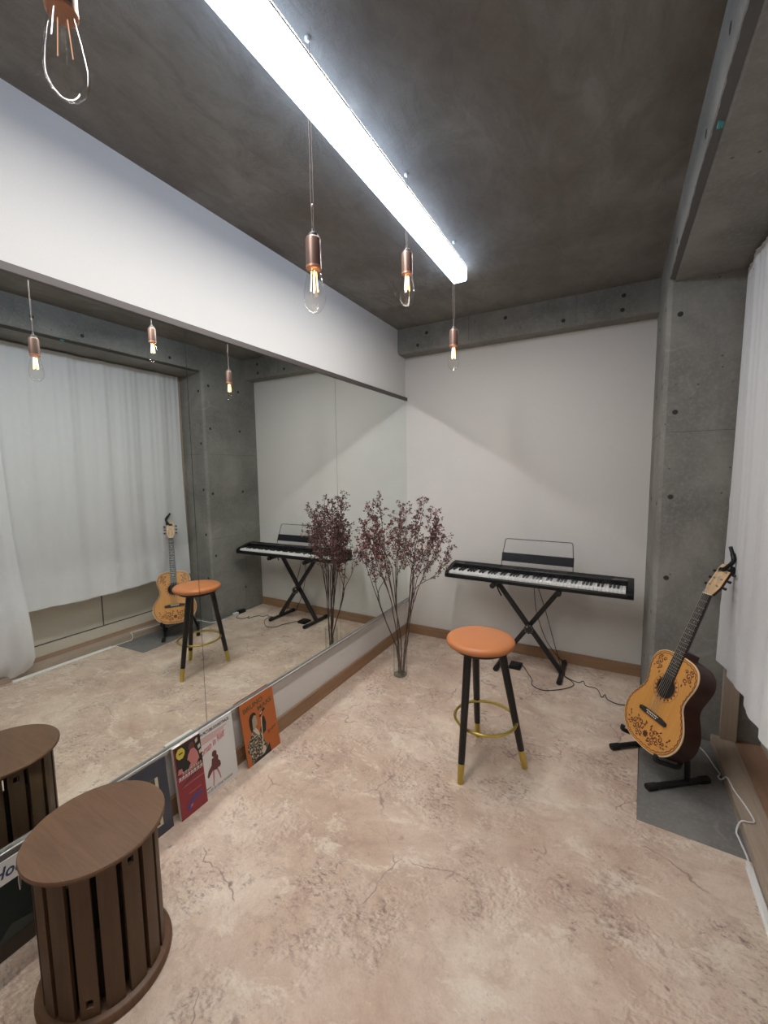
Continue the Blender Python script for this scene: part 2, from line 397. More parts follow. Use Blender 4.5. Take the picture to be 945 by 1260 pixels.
# recess: sill board, deck, window panels, post and head
struct(MB().bbox((XS0,YB,0), (XS1,YP-.001,.05), M['sill'], .003).build('trim_1'))
struct(MB().box((XS1,YB,0), (XG+.1,YP,.046), M['deck']).build('trim_2'))
struct(MB().bbox((2.236,YP-.034,.05), (2.306,YP-.0005,zb2-.018), M['post'], .002).build('trim_3'))
struct(MB().bbox((2.240,YB,zb2-.057), (2.302,YP-.035,zb2-.018), M['sill'], .002).build('trim_4'))
win = MB()
win.box((XG+.01,YB,.145), (XG+.05,YP,zb2-.017), M['panel']); win.box((XG+.004,YB,.046), (XG+.05,YP,.133), M['panel'])
wo = struct(win.build('window_1'))
wf = MB()
for y in (-1.477, -2.62, -3.7): wf.box((XG+.004,y-.004,.145), (XG+.0101,y+.004,2.515), M['panel_frame'])
wf.box((XG+.012,YB,.133), (XG+.045,YP,.145), M['panel_frame']); wf.build('window_frame', wo)
struct(MB().box((XG+.1,YB-.1,-.1), (XG+.3,.1,H+.1), M['concrete']).build('wall_right'))
# baseboards
bl = MB(); bl.bbox((-.012,YB,0), (.004,0,.088), M['baseboard'], .002); struct(bl.build('baseboard_left'))
bf = MB(); bf.bbox((.004,-.014,0), (W,0,.088), M['baseboard'], .002); struct(bf.build('baseboard_far'))

# ------------------------------------------------------------------ mirrors
seams = [-.004, -1.106, -2.234, -3.36]
names = ['tall frameless wall mirror panel nearest the far corner, behind the dried branches',
         'middle tall wall mirror panel, reflecting the stool and the keyboard',
         'wall mirror panel nearest the camera, reflecting the white curtain']
for i in range(3):
    y1, y0 = seams[i]-.0012, seams[i+1]+.0012
    r = empty('wall_mirror', names[i], 'mirror', (0, y0, ZM0), 'mirror panels along the left wall')
    L = y1-y0
    MB().box((-.005,0,.008), (0,L,ZM1-ZM0), M['mirror']).build('mirror_glass', r)
    e = MB(); e.box((-.011,-.001,.004), (-.0052,L+.001,ZM1-ZM0), M['mirror_edge']); e.build('backing', r)
# top trim and aluminium rail holding the panels
struct(MB().bbox((-.012,YB,ZM1-.004), (.010,0,ZM1+.024), M['bronze'], .002).build('trim_5'))
t6 = MB(); t6.bbox((-.012,YB,ZM0-.014), (.012,0,ZM0-.001), M['alu'], .0015); t6.box((.0005,YB,ZM0-.001), (.003,-.001,ZM0+.010), M['alu']); t6.box((.0035,YB,ZM0-.001),(.0065,0,ZM0-.0004), M['mirror_edge']); t6.box((.0085,YB,ZM0-.001),(.012,0,ZM0+.0015), M['white_rod_and_highlight'])  # white strip is a highlight put into colour; the rail is aluminium
struct(t6.build('trim_6'))

# ------------------------------------------------------------------ ceiling lamps
XL0, XL1 = .770, .857
def ceiling_lamp(y0, y1, label):
    r = empty('ceiling_light', label, 'ceiling light', ((XL0+XL1)/2, (y0+y1)/2, H), 'batten lights on the ceiling')
    hw = (XL1-XL0)/2; hl = (y1-y0)/2
    MB().bbox((-hw+.001,-hl,-.006), (hw-.001,hl,0), M['lamp_white'], .001).build('lamp_body', r)
    # bright LED strip; diffuser flanks carry an added blue side glow to light the ceiling
    arc = [(-hw,-.0065),(-hw,-.068),(-hw+.0035,-.0765),(-hw+.008,-.0795),(-.036,-.080),(-.022,-.080),(.022,-.080),(.036,-.080),(hw-.008,-.0795),(hw-.0035,-.0765),(hw,-.068),(hw,-.0065)]
    k = len(arc); vs = [(x, y, z) for y in (-hl+.006, hl-.006) for x, z in arc]
    for nm, mm, idx in (('diffuser', M['lamp'], (5,)), ('added_glow_flank', M['side_glow'], (0,1,2,3,4)), ('added_glow_flank', M['side_glow'], (6,7,8,9,10))):
        b_ = MB(); b_.add(vs, [(q_, q_+1, k+q_+1, k+q_) for q_ in idx], mm); b_.build(nm, r)
    for s in (-1, 1):
        e = MB(); pts = [(x*1.02, z) for x, z in arc]
        e.prism(pts, 0, .006, M['lamp_end'], frame((0, s*hl-(.006 if s > 0 else 0), 0), (1,0,0), (0,0,1), (0,-1,0)) @ TR(0,0,-.006)); e.build('end_cap', r)
    return r
ceiling_lamp(-2.1885, -.925, 'long glowing ceiling batten light, the one ending near the far beam')
ceiling_lamp(-3.455, -2.1915, 'long glowing ceiling batten light, the one running out of the top of the photo')

# ------------------------------------------------------------------ pendant bulbs
def pendant(x, y, zb, label, on=True, bead=None):
    r = empty('pendant_bulb', label, 'pendant light', (x, y, zb), 'filament bulbs hung in a row under the ceiling light')
    gt = .128  # glass top
    c = MB(); st = gt+.088
    up = H - zb
    for s in (-1, 1):
        c.tube([(s*.0045, 0, up), (s*.0045, 0, st+.09), (s*.002, 0, st+.03), (s*.006, 0, st+.012)], 0.0007, M['cord'], 6)
    c.tube([(.006,0,st+.012), (.016,.004,st+.002), (.0245,.004,st-.012), (.0245,.002,st-.05)], .0011, M['cord'], 6)
    c.build('cord', r, 60)
    h = MB(); h.lathe([(.005,up-.010),(.008,up-.006),(.008,up)], M['lamp_white'], 16); h.build('ceiling_hook', r, 40)
    s = MB(); s.lathe([(.0225,gt), (.0225,gt+.078), (.0205,gt+.083), (.018,gt+.085)], M['copper'], 32); so = s.build('socket', r, 35)
    MB().lathe([(.0205,gt-.004),(.0228,gt-.002),(.0228,gt+.004),(.0205,gt+.006)], M['ring'], 32).build('socket_ring', so, 35)
    MB().lathe([(.017,st-.003),(.015,st+.006),(.006,st+.012),(.004,st+.022)], M['black_cap'], 20).build('socket_cap', so, 40)
    g = MB(); g.lathe([(.0008,-.0005),(.004,0),(.010,.0015),(.018,.007),(.0255,.0165),(.0305,.029),(.032,.042),(.031,.056),(.0275,.078),(.0225,.103),(.0185,.120),(.0165,.131)], M['bulb'], 40, cap=False); go = g.build('bulb_glass', r, 80)
    f = MB()
    fm = M['filament'] if on else M['filament_dim']
    for k in (range(4) if on else (0, 2)):
        a = PI/4+k*PI/2; dx, dy = .0085*math.cos(a), .0085*math.sin(a)
        f.tube([(dx*.8,dy*.8,.118), (dx*1.25,dy*1.25,.062)], .0013 if on else .0008, fm, 8)
    fo = f.build('filament', r, 60)
    q = MB(); q.lathe([(.0095,.131),(.008,.118),(.0035,.108),(.002,.062),(.001,.056)], M['glass'], 16); q.build('glass_stem', go, 60)
    if bead:
        b = MB(); b.lathe([(.001,-.007),(.004,-.003),(.004,.003),(.001,.007)], M['cord'], 12, TR(0,0,bead)); b.build('cord_bead', r, 50)
    return r
pendant(.885, -3.073, 2.139, 'large clear filament bulb nearest the camera, hung at the top left corner', on=False)
pendant(.882, -2.439, 2.003, 'lit filament bulb with copper socket hanging lowest, left of the batten light', bead=.30)
pendant(.886, -1.813, 2.228, 'lit filament bulb hanging highest, close beside the middle of the batten light')
pendant(.884, -1.229, 2.080, 'small lit filament bulb hanging past the end of the batten light, before the far beam')

# ------------------------------------------------------------------ curtains
def curtain(y0, y1, z0, z1, x, amp, seed, ny=170, nz=46, flare=0.0):
    rnd = random.Random(seed); ph = [rnd.uniform(0, 2*PI) for _ in range(8)]
    def off(y, t):   # t 0 top .. 1 bottom
        a = .72+.10*t
        v = .55*math.sin(2*PI*y/.27+ph[0]+.8*math.sin(y*7+ph[1])+.5*t) + .26*math.sin(2*PI*y/.135+ph[2]+1.1*t+.6*math.sin(y*5)) + .25*math.sin(2*PI*y/.47+ph[3]) + .20*(1-t)**2*math.sin(2*PI*y/.055+ph[4])
        return amp*a*v
    vs = []; fs = []
    for i in range(ny+1):
        y = y0+(y1-y0)*i/ny
        for k in range(nz+1):
            t = k/nz; z = z1+(z0-z1)*t
            cr = 0
            for zc in (1.95,1.66,1.37,1.08,.79): cr += .0022*math.exp(-((z-zc+.01*math.sin(y*9+zc*5))/.012)**2)
            for yc in (-.98,-1.27,-1.56,-1.85): cr += .0016*math.exp(-((y-yc)/.010)**2)
            yy = y + .012*math.sin(z*3+ph[5])*t
            if i in (0,): yy = y + .006*math.sin(z*2.4+1)
            zz = z + (.008*math.sin(y*5+ph[6]) if t == 1 else 0)
            edge = .024*t*math.exp(-((y-y1)/.07)**2 if y1 > y0 else -((y-y0)/.07)**2)
            vs.append((x + off(y, t) - cr - edge, yy, zz))
    for i in range(ny):
        for k in range(nz):
            a = i*(nz+1)+k; fs.append((a, a+1, a+nz+2, a+nz+1))
    return vs, fs, off
vs, fs, off = curtain(-.717, -2.215, .485, 2.503, 2.216, .017, 3)
cr = empty('window_curtain', 'white cloth curtain hung short above the window sill, behind the guitar', 'curtain', (2.218,-1.46,.485))
inv = TR(-2.218, 1.46, -.485)
MB().add(vs, fs, M['curtain'], inv).build('curtain_cloth', cr, 180)
def band(z0, z1, dx, nm):
    v2 = []; f2 = []; ny = 170
    for i in range(ny+1):
        y = -.719+(-2.213+.719)*i/ny
        for k, z in enumerate((z1, z0)):
            t = (2.503-z)/(2.503-.485); yy = y + .012*math.sin(z*3)*t*0
            v2.append((2.216+off(y, t)-dx, yy, z+(.008*math.sin(y*5+0) if k and z < .6 else 0)))
    for i in range(ny): a = 2*i; f2.append((a, a+1, a+3, a+2))
    MB().add(v2, f2, M['curtain'], inv).build(nm, cr, 180)
band(2.44, 2.5025, .0022, 'header_tape')
MB().tube([(2.228,-.717,2.497), (2.228,-2.215,2.497)], .004, M['white_rod_and_highlight'], 10, inv).build('curtain_rod', cr, 60)
# long curtain reaching the floor, seen in the mirror
rnd = random.Random(5); vs = []; fs = []; ny, nz = 110, 40
for i in range(ny+1):
    u = i/ny; y = -2.19 - 1.15*u
    for k in range(nz+1):
        t = k/nz; z = 2.513+(.03-2.513)*t
        b = .055*math.exp(-((z-.42)/.35)**2)*(1 if z > .03 else .6)
        tuck = .10*max(0, (.16-z)/.13)**2
        f = .020*math.sin(2*PI*y/.24)+.010*math.sin(2*PI*y/.11+1+t)
        yy = y + (1-u)*.10*t*t*.9*(1 if z > .12 else max(.0,(z/.12)))
        vs.append((2.165+f*(.5+.5*t)-b+tuck*.6, yy, z))
for i in range(ny):
    for k in range(nz): a = i*(nz+1)+k; fs.append((a, a+1, a+nz+2, a+nz+1))
lc = empty('window_curtain', 'long white curtain bulging down to the floor, seen at the left edge of the mirror', 'curtain', (2.165,-2.7,.03))
MB().add(vs, fs, M['curtain'], TR(-2.165,2.7,-.03)).build('curtain_cloth', lc, 180)
MB().tube([(2.185,-2.2,2.508), (2.185,-3.34,2.508)], .005, M['white_rod_and_highlight'], 10, TR(-2.165,2.7,-.03)).build('curtain_rod', lc, 60)

# ------------------------------------------------------------------ keyboard on its stand
yaw = -.028
KB = TR(.518, -.392, .683) @ Matrix.Rotation(yaw, 4, 'Z')
kb = empty('digital_piano', 'black 88-key digital piano on an X stand against the far wall', 'digital piano', matrix=KB)
KL, KD = 1.298, .238
b = MB()
side = [(0,.006),(.008,0),(KD-.01,0),(KD,.012),(KD,.088),(KD-.006,.095),(.163,.088),(.159,.083),(.159,.034),(.012,.034),(.004,.032),(0,.026)]
b.prism(side, .016, KL-.016, M['black'], frame((0,0,0), (0,1,0), (0,0,1), (1,0,0)))
cheek = [(0,.010),(.010,0),(KD-.01,0),(KD,.012),(KD,.088),(KD-.006,.095),(.150,.088),(.030,.058),(.008,.045),(0,.034)]
for x0, x1 in ((0,.028),(KL-.036,KL)):
    b.prism(cheek, x0, x1, M['black'], frame((0,0,0), (0,1,0), (0,0,1), (1,0,0)))
b.build('body', kb, 30)
g = MB()
slope = (.095-.088)/(KD-.006-.163)
def top_z(y): return .088+(y-.163)*slope
TP = lambda x0, x1, y0, y1, m, h, mb: mb.add([(x0,y0,top_z(y0)+h),(x1,y0,top_z(y0)+h),(x1,y1,top_z(y1)+h),(x0,y1,top_z(y1)+h),(x0,y0,top_z(y0)-.001),(x1,y0,top_z(y0)-.001),(x1,y1,top_z(y1)-.001),(x0,y1,top_z(y1)-.001)], [(0,1,2,3),(0,4,5,1),(1,5,6,2),(2,6,7,3),(3,7,4,0)], m)
for x0 in (.10, KL-.42): g = MB(); TP(x0, x0+.30, .185, .225, M['grille'], .0014, g); g.build('speaker_grille', kb)
for k in range(7):
    p = MB(); x0 = .52+k*.04; TP(x0, x0+.018, .172, .180, M['rest'], .003, p); p.build('button', kb)
for xa, xb_ in ((KL-.135, KL-.04), (.06, .105)): q = MB(); TP(xa, xb_, .166, .1705, M['grey_print'], .0008, q); q.build('printed_logo', kb)
kw = 1.222/52; kx0 = .031
wk_me = None
white = []
for i in range(52):
    x = kx0+i*kw
    if i == 0:
        k_ = MB(); k_.bbox((.0005,.010,.034), (kw-.0012,.158,.0525), M['key_white'], .0012); o = k_.build('white_key', kb, 30); wk_me = o
    else:
        o = wk_me.copy(); COL.objects.link(o); o.parent = kb
    o.location = (x, 0, 0)
bk = None
for i in range(51):
    if i % 7 in (1, 4): continue   # lowest key is A: no black after B and E
    x = kx0+(i+1)*kw
    if bk is None:
        k_ = MB(); w = .0062
        k_.add([(-w,.056,.0525),(w,.056,.0525),(w,.158,.0525),(-w,.158,.0525),(-w*.82,.064,.0660),(w*.82,.064,.0660),(w*.82,.158,.0660),(-w*.82,.158,.0660)],
               [(4,5,6,7),(0,1,5,4),(1,2,6,5),(2,3,7,6),(3,0,4,7)], M['key_black'])
        o = bk = k_.build('black_key', kb)
    else:
        o = bk.copy(); COL.objects.link(o); o.parent = kb
    o.location = (x, 0, 0)
# music rest: wire hoop with a dark shelf panel
rt = MB(); rx0, rx1 = .395, .915; rb0, rb1 = (.205, .09), (.275, .302)
def rp(x, t): return (x, rb0[0]+(rb1[0]-rb0[0])*t, rb0[1]+(rb1[1]-rb0[1])*t)
pts = [rp(rx0,0), rp(rx0+.004,.5), rp(rx0+.012,.90)] + [rp(rx0+.012+.018*(1-math.cos(a)), .93+.07*math.sin(a)) for a in (PI/6, PI/3, PI/2)] + \
      [rp(rx1-.012-.018*(1-math.cos(a)), .93+.07*math.sin(a)) for a in (PI/2, PI/3, PI/6)] + [rp(rx1-.012,.90), rp(rx1-.004,.5), rp(rx1,0)]
rt.tube(pts, .0028, M['black'], 8)
ro = rt.build('music_rest', kb, 60)
pp = MB(); a0, a1 = rp(rx0,.22), rp(rx0,.50)
pp.add([(rx0-.002,a0[1]-.004,a0[2]),(rx1+.002,a0[1]-.004,a0[2]),(rx1+.002,a1[1]-.004,a1[2]),(rx0-.002,a1[1]-.004,a1[2]),
        (rx0-.002,a0[1]+.002,a0[2]-.003),(rx1+.002,a0[1]+.002,a0[2]-.003),(rx1+.002,a1[1]+.002,a1[2]),(rx0-.002,a1[1]+.002,a1[2])],
       [(0,1,2,3),(5,4,7,6),(3,2,6,7),(1,0,4,5),(0,3,7,4),(2,1,5,6)], M['rest'])
pp.box((rx0-.002,a0[1]-.018,a0[2]-.002), (rx1+.002,a0[1]-.002,a0[2]+.001), M['rest']); pp.build('rest_panel', ro)

SX = 1.15; SY = -.235
st = empty('keyboard_stand', 'black folding X-frame keyboard stand holding up the digital piano', 'keyboard stand', (SX, SY, 0))
LX, RX = -.215, .235
def sqtube(mb, a, b, w, m):
    a, b = Vector(a), Vector(b); d = (b-a); L = d.length; d.normalize()
    y = Vector((0,1,0)); x = y.cross(d).normalized(); y = d.cross(x)
    mb.bbox((-w/2,-w/2,0), (w/2,w/2,L), m, w*.18, frame(a, x, y, d))
l1 = MB(); sqtube(l1, (RX,-.018,.028), (LX-.03,-.018,.655), .034, M['black_matt']); l1.build('leg', st)
l2 = MB(); sqtube(l2, (LX,.018,.028), (RX-.02,.018,.655), .034, M['black_matt']); l2.build('leg', st)
for x in (LX, RX):
    f = MB(); f.tube([(x,-.15,.018),(x,.165,.018)], .0165, M['black_matt'], 14); fo = f.build('foot_bar', st, 50)
    for y in (-.155,.17):
        c = MB(); c.tube([(x,y-.022,.0185),(x,y+.022,.0185)], .0185, M['rubber'], 14); c.build('rubber_cap', fo, 50)
for x in (LX-.03, RX-.02):
    f = MB(); f.bbox((x-.016,-.165,.652), (x+.016,.14,.6815), M['black_matt'], .004); f.build('top_bar', st)
    f = MB(); f.tube([(x,-.185,.665),(x,-.155,.665)], .02, M['rubber'], 14); f.build('rubber_cap', st, 50)
cx, cz = -.012, .333
hb_ = MB(); R = Matrix.Rotation(PI/2, 4, 'X')
hb_.lathe([(.033,-.006),(.036,0),(.036,.012),(.026,.016),(.010,.016)], M['black_matt'], 12, TR(cx+.012,-.036,cz-.008) @ R)
ho = hb_.build('lock_disc', st, 30)
k2 = MB(); k2.lathe([(.006,.0),(.006,.004),(.002,.006)], M['fret'], 12, TR(cx,-.0485,cz+.01) @ R)
for a in range(10): 
    t = 2*PI*a/10; k2.lathe([(.0035,0),(.0035,.003),(.001,.004)], M['grey_print'], 8, TR(cx+.012+.029*math.cos(t),-.048,cz-.008+.029*math.sin(t)) @ R)
k2.build('rivet', ho, 40)
sbm = MB(); sbm.tube([(LX-.035,-.06,.66),(LX-.01,-.075,.61),(LX+.012,-.07,.565)], .0055, M['black_cable'], 8); sbm.tube([(RX-.03,-.06,.66),(RX-.05,-.07,.63)], .0055, M['black_cable'], 8); sbm.build('strap', st, 60)

# sustain pedal and cables
pd = empty('sustain_pedal', 'small square black sustain pedal on the floor behind the stool leg', 'pedal', (1.055,-.262,0))
MB().bbox((-.045,-.055,0), (.045,.055,.022), M['black'], .006).build('pedal_base', pd, 40)
MB().bbox((-.036,-.05,.0225), (.036,.03,.03), M['rubber'], .004).build('pedal_plate', pd, 40)
def cable(name, pts, r, m, label, n=8):
    mb = MB(); mb.tube(spline(pts, n), r, m, 8); o = mb.build(name, None, 60); return tag(o, label, 'cable')
z = .0045
cable('pedal_cable', [(1.102,-.235,.010),(1.125,-.262,z),(1.164,-.342,z),(1.205,-.425,z),(1.22,-.502,z),(1.296,-.540,z),(1.404,-.472,z),(1.472,-.385,z),(1.468,-.325,z),(1.41,-.262,z),(1.385,-.205,.02),(1.365,-.175,.055),(1.31,-.14,.22),(1.24,-.115,.45),(1.185,-.125,.62),(1.17,-.17,.676)], .0028, M['black_cable'], 'thin black pedal cable looping from the pedal up to the piano')
cable('power_cable', [(1.150,-.165,.676),(1.155,-.105,.60),(1.175,-.085,.40),(1.25,-.07,.18),(1.34,-.045,.05),(1.372,-.03,.012),(1.40,-.19,z),(1.415,-.262,z),(1.50,-.312,z),(1.535,-.290,.012),(1.555,-.336,z),(1.625,-.350,z),(1.655,-.452,z),(1.675,-.42,.012),(1.69,-.463,z),(1.74,-.495,z),(1.795,-.485,z),(1.83,-.42,z),(1.862,-.375,.015)], .0026, M['black_cable'], 'thin black power cable crossing the floor from the piano to the adapter')
ad = empty('power_adapter', 'black power adapter on the floor against the concrete pillar, seen in the mirror', 'power adapter', (1.868,-.352,.0))
MB().bbox((-.024,-.045,.001), (.024,.045,.034), M['black'], .005).build('adapter_body', ad, 40)
pg = empty('cable_plug', 'white plug end of the extension cable beside the black adapter', 'plug', (1.868,-.43,0))
MB().bbox((-.016,-.032,.001), (.016,.032,.027), M['white_cable'], .005).build('plug_body', pg, 40)
cable('extension_cable', [(1.868,-.46,.012),(1.866,-.52,z),(1.862,-.62,z),(1.90,-.715,z),(2.0,-.725,z),(2.09,-.735,z),(2.149,-.793,z+.002),(2.182,-.93,z+.002),(2.193,-.975,.006),(2.182,-1.0,z+.002),(2.188,-1.03,.012),(2.203,-1.06,.05),(2.212,-1.153,.0545),(2.232,-1.238,.0545),(2.244,-1.325,.0545),(2.226,-1.345,.0555),(2.196,-1.349,.05),(2.181,-1.362,.010),(2.183,-1.40,z+.001),(2.190,-1.485,z),(2.186,-1.545,z+.004)], .0034, M['white_cable'], 'thin white cable running from the cord cover along the sill behind the guitar')
cc = empty('cord_cover', 'straight white cord cover lying along the foot of the window sill', 'cord cover', (2.186,-1.53,0))
MB().prism([(-.013,0),(.013,0),(.013,.007),(.008,.014),(-.008,.014),(-.013,.007)], 0, .70, M['white_cable'], frame((0,-.01,0), (1,0,0), (0,0,1), (0,-1,0))).build('cover_strip', cc, 30)
MB().prism([(-.007,0),(.007,0),(.006,.009),(-.006,.009)], 0, .028, M['white_cable'], frame((0,.018,0), (1,0,0), (0,0,1), (0,-1,0))).build('cable_sleeve', cc, 30)

# ------------------------------------------------------------------ bar stool
sc = Vector((1.108,-1.437))
feet = [Vector((1.071,-1.637)), Vector((1.328,-1.377)), Vector((1.040,-1.236))]
stl = empty('bar_stool', 'round bar stool with an orange tan seat, black legs and gold foot ring', 'stool', (sc.x, sc.y, 0))
MB().lathe([(.14,.640),(.158,.641),(.166,.645),(.171,.653),(.1725,.661),(.170,.669),(.163,.676),(.150,.680),(.10,.6825),(.04,.683),(.001,.683)], M['leather'], 64).build('seat', stl, 60)
MB().lathe([(.13,.618),(.135,.622),(.135,.6395)], M['stool_leg'], 40).build('seat_plate', stl, 40)
ctr = (feet[0]+feet[1]+feet[2])/3
for f in feet:
    d = (f-sc); fl = Vector((d.x, d.y, 0)); topv = Vector(((f-ctr).x, (f-ctr).y, 0)).normalized()*.105
    topv = Vector((topv.x, topv.y, .62)); bot = fl
    at = lambda t: bot + (topv-bot)*t
    lg = MB(); lg.tube([at(.155), at(.6), at(1)], [.0165,.0185,.020], M['stool_leg'], 20); lo = lg.build('leg', stl, 50)
    cp = MB(); cp.tube([at(0), at(.155)], [.0148,.0169], M['gold'], 20); cp.build('gold_foot_cap', lo, 50)
rc = Vector((0,0))
for f in feet:
    d = f-sc; topv = (f-ctr).normalized()*.105; p_ = d + (topv-d)*(.243/.62); rc += p_/3
rr = sum(((f-sc)+(((f-ctr).normalized()*.105)-(f-sc))*(.243/.62)-rc).length for f in feet)/3 - .012
MB().tube([(rc.x+rr*math.cos(2*PI*k/48), rc.y+rr*math.sin(2*PI*k/48), .243) for k in range(48)], .0082, M['gold'], 12, closed=True).build('foot_ring', stl, 60)

# ------------------------------------------------------------------ round slatted side table
tb = empty('slatted_side_table', 'round brown wooden side table with slatted sides, in front of the mirror', 'side table', (.346,-2.886,0))
TH = .476
MB().lathe([(.178,TH-.014),(.183,TH-.011),(.184,TH-.004),(.181,TH),(.001,TH)], M['table'], 72).build('table_top', tb, 40)
MB().lathe([(.170,0),(.178,.003),(.180,.012),(.178,.022),(.172,.027),(.10,.027)], M['table'], 72).build('plinth', tb, 40)
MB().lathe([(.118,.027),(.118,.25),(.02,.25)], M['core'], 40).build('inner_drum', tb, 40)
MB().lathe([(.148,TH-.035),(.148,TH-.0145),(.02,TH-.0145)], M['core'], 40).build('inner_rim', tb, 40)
NS = 16; RS = .158; SW = .0470; zt = TH-.0142
for k in range(NS):
    a = math.radians(-42+22.5*k)
    T = Matrix.Rotation(a, 4, 'Z')
    s = MB()
    def arc_piece(x0, x1, z0, z1, s=s, T=T):
        n = 4; vs = []; fs = []
        for i in range(n+1):
            ang = (x0+(x1-x0)*i/n)/RS
            for r_ in (RS, RS-.013):
                for z_ in (z0, z1): vs.append((r_*math.cos(ang), r_*math.sin(ang), z_))
        for i in range(n):
            o = 4*i; fs += [(o,o+4,o+5,o+1),(o+2,o+3,o+7,o+6),(o+1,o+5,o+7,o+3),(o,o+2,o+6,o+4)]
        fs += [(0,1,3,2),(4*n,4*n+2,4*n+3,4*n+1)]
        s.add(vs, fs, M['slat'], T)
    hole = {0: .07, 2: .425, 5: .07, 8: .07, 10: .425, 13: .425}.get(k)
    hx = .0085
    if hole:
        arc_piece(-SW/2, -hx, .0275, zt); arc_piece(hx, SW/2, .0275, zt); arc_piece(-hx, hx, .0275, hole-.013); arc_piece(-hx, hx, hole+.013, zt)
        s.box((RS-.0135,-hx,hole-.0132), (RS-.0008,hx,hole-.0122), M['cut'], T)
    else: arc_piece(-SW/2, SW/2, .0275, zt)
    s.build('slat', tb, 30)
# paper scrap hanging from the rim
sp = MB(); import_pts = [(.0,.0),(.018,.004),(.026,-.020),(.020,-.052),(.008,-.056),(-.006,-.03)]
a = math.atan2(-.155, -.02)
sp.prism(import_pts, 0, .0015, M['paper'], frame((.346-.060,-2.886-.166,TH-.018), (math.cos(.5),-math.sin(.5),0), (0,0,1), (-math.sin(.5),-math.cos(.5),0)))
tag(sp.build('paper_scrap'), 'small white paper scrap stuck under the rim of the slatted table', 'paper')

# ------------------------------------------------------------------ sleeves leaning under the mirror
def sleeve(name, y0, y1, hgt, xb, xt, thick, label, cat='record sleeve'):
    th = math.asin((xb-xt)/hgt); s_, c_ = math.sin(th), math.cos(th)
    F = frame((xb, y0, .0005+s_*thick*0), (0,1,0), (-s_,0,c_), (c_,0,s_))
    # origin is the front lower-left corner; body extends backward (-z local)
    r = empty(name, label, cat, matrix=F); return r, y1-y0, hgt
GR = 'printed covers leaning under the mirror'
# orange cover with a singer
r, w, h = sleeve('record_sleeve', -2.058, -1.822, .332, .073, .021, .004, 'orange cover with a grey singer at a microphone, rightmost under the mirror'); r['group'] = GR
c = MB(); c.box((0,0,-.004), (w,h,0), M['orange']); cv = c.build('cover', r)
t = MB(); z0, z1 = .0001, .0005
t.text('BRUNO', .034, M['ink_dim'], TR(.020,h-.056,z0) @ Matrix.Rotation(.10,4,'Z'), width=.140, bold=.0012); t.text('MARS', .032, M['ink_dim'], TR(.115,h-.082,z0) @ Matrix.Rotation(.10,4,'Z'), width=.105, bold=.001)
t.text('Bruno', .026, M['ink_black'], TR(.160,.098,z0) @ Matrix.Rotation(.25,4,'Z'), shear=.2); t.build('lettering', cv)
f = MB(); P = lambda pts, m, a=z0, b=z1: f.prism(pts, a, b, m)
P([(.028,.0),(.030,.05),(.012,.075),(.020,.115),(.045,.145),(.06,.165),(.095,.150),(.118,.125),(.128,.080),(.150,.045),(.158,.0)], M['fleck'])
P([(.04,.0),(.06,.018),(.12,.015),(.16,.05),(.165,.0)], M['ink_black'], z0, .0007)
P([(.052,.165),(.046,.20),(.048,.232),(.060,.252),(.080,.258),(.095,.25),(.098,.238),(.086,.225),(.075,.195),(.068,.160)], M['ink_black'], z0, .0007)
P([(.066,.190),(.068,.225),(.082,.240),(.094,.236),(.098,.214),(.101,.206),(.098,.196),(.096,.186),(.084,.178),(.078,.165),(.066,.168)], M['skin_grey'], z0, .0009)
P([(.062,.168),(.078,.180),(.100,.150),(.102,.122),(.092,.130)], M['cream'], z0, .0009)
P([(.108,.145),(.128,.170),(.138,.208),(.150,.206),(.158,.165),(.148,.125),(.124,.115)], M['ink_black'], z0, .0008)
f.strip([(.112,.03),(.130,.215)], .0055, z0, .0011, M['cream'])
f.strip([(.122,.212),(.136,.232),(.160,.244)], [.012,.012,.014], z0, .0012, M['ink_black']); f.strip([(.126,.226),(.14,.236)], .006, z0, .0013, M['cream'])
P([(.098,.03),(.115,.055),(.130,.050),(.132,.03),(.115,.018)], M['cream'], z0, .0012)
f.build('printed_singer', cv)
# white cover with red script
r, w, h = sleeve('record_sleeve', -2.412, -2.103, .326, .047, .016, .004, 'white soundtrack cover with red script lettering and a posing figure'); r['group'] = GR
c = MB(); c.box((0,0,-.004), (w,h,0), M['paper']); cv = c.build('cover', r)
t = MB()
t.text('ORIGINAL MOTION PICTURE SOUNDTRACK', .020, M['ink_black'], TR(.012,h-.030,z0), width=w-.03, bold=.0006)
for k, (a0, a1) in enumerate(((.10,.27),(.11,.255),(.12,.24),(.115,.26))): t.box((a0,h-.046-k*.0085,z0), (a1,h-.0425-k*.0085,z1), M['pink'])
t.text('The Woman in Red', .047, M['script_red'], TR(.050,h-.142,z0) @ Matrix.Rotation(.24,4,'Z'), shear=.4, width=.215, bold=.0006)
t.text('PRODUCED BY STEVIE WONDER', .016, M['ink_black'], TR(.10,.014,z0), width=.175); t.box((.115,.034,z0), (.15,.038,z1), M['ink_black']); t.build('lettering', cv)
f = MB()
f.prism([(.176,.190),(.172,.178),(.178,.166),(.190,.163),(.199,.170),(.200,.184),(.192,.194),(.182,.195)], z0, .0009, M['dark_red'])
f.prism([(.170,.160),(.200,.168),(.206,.160),(.204,.140),(.214,.128),(.216,.108),(.206,.100),(.200,.104),(.190,.098),(.168,.105),(.142,.082),(.136,.092),(.146,.115),(.165,.132)], z0, .0008, M['dark_red'])
for pts in ([(.172,.108),(.170,.06),(.164,.030)], [(.192,.104),(.204,.065),(.208,.044)]): f.strip(pts, [.010,.007,.005], z0, .0007, M['pink'])
f.build('printed_figure', cv)
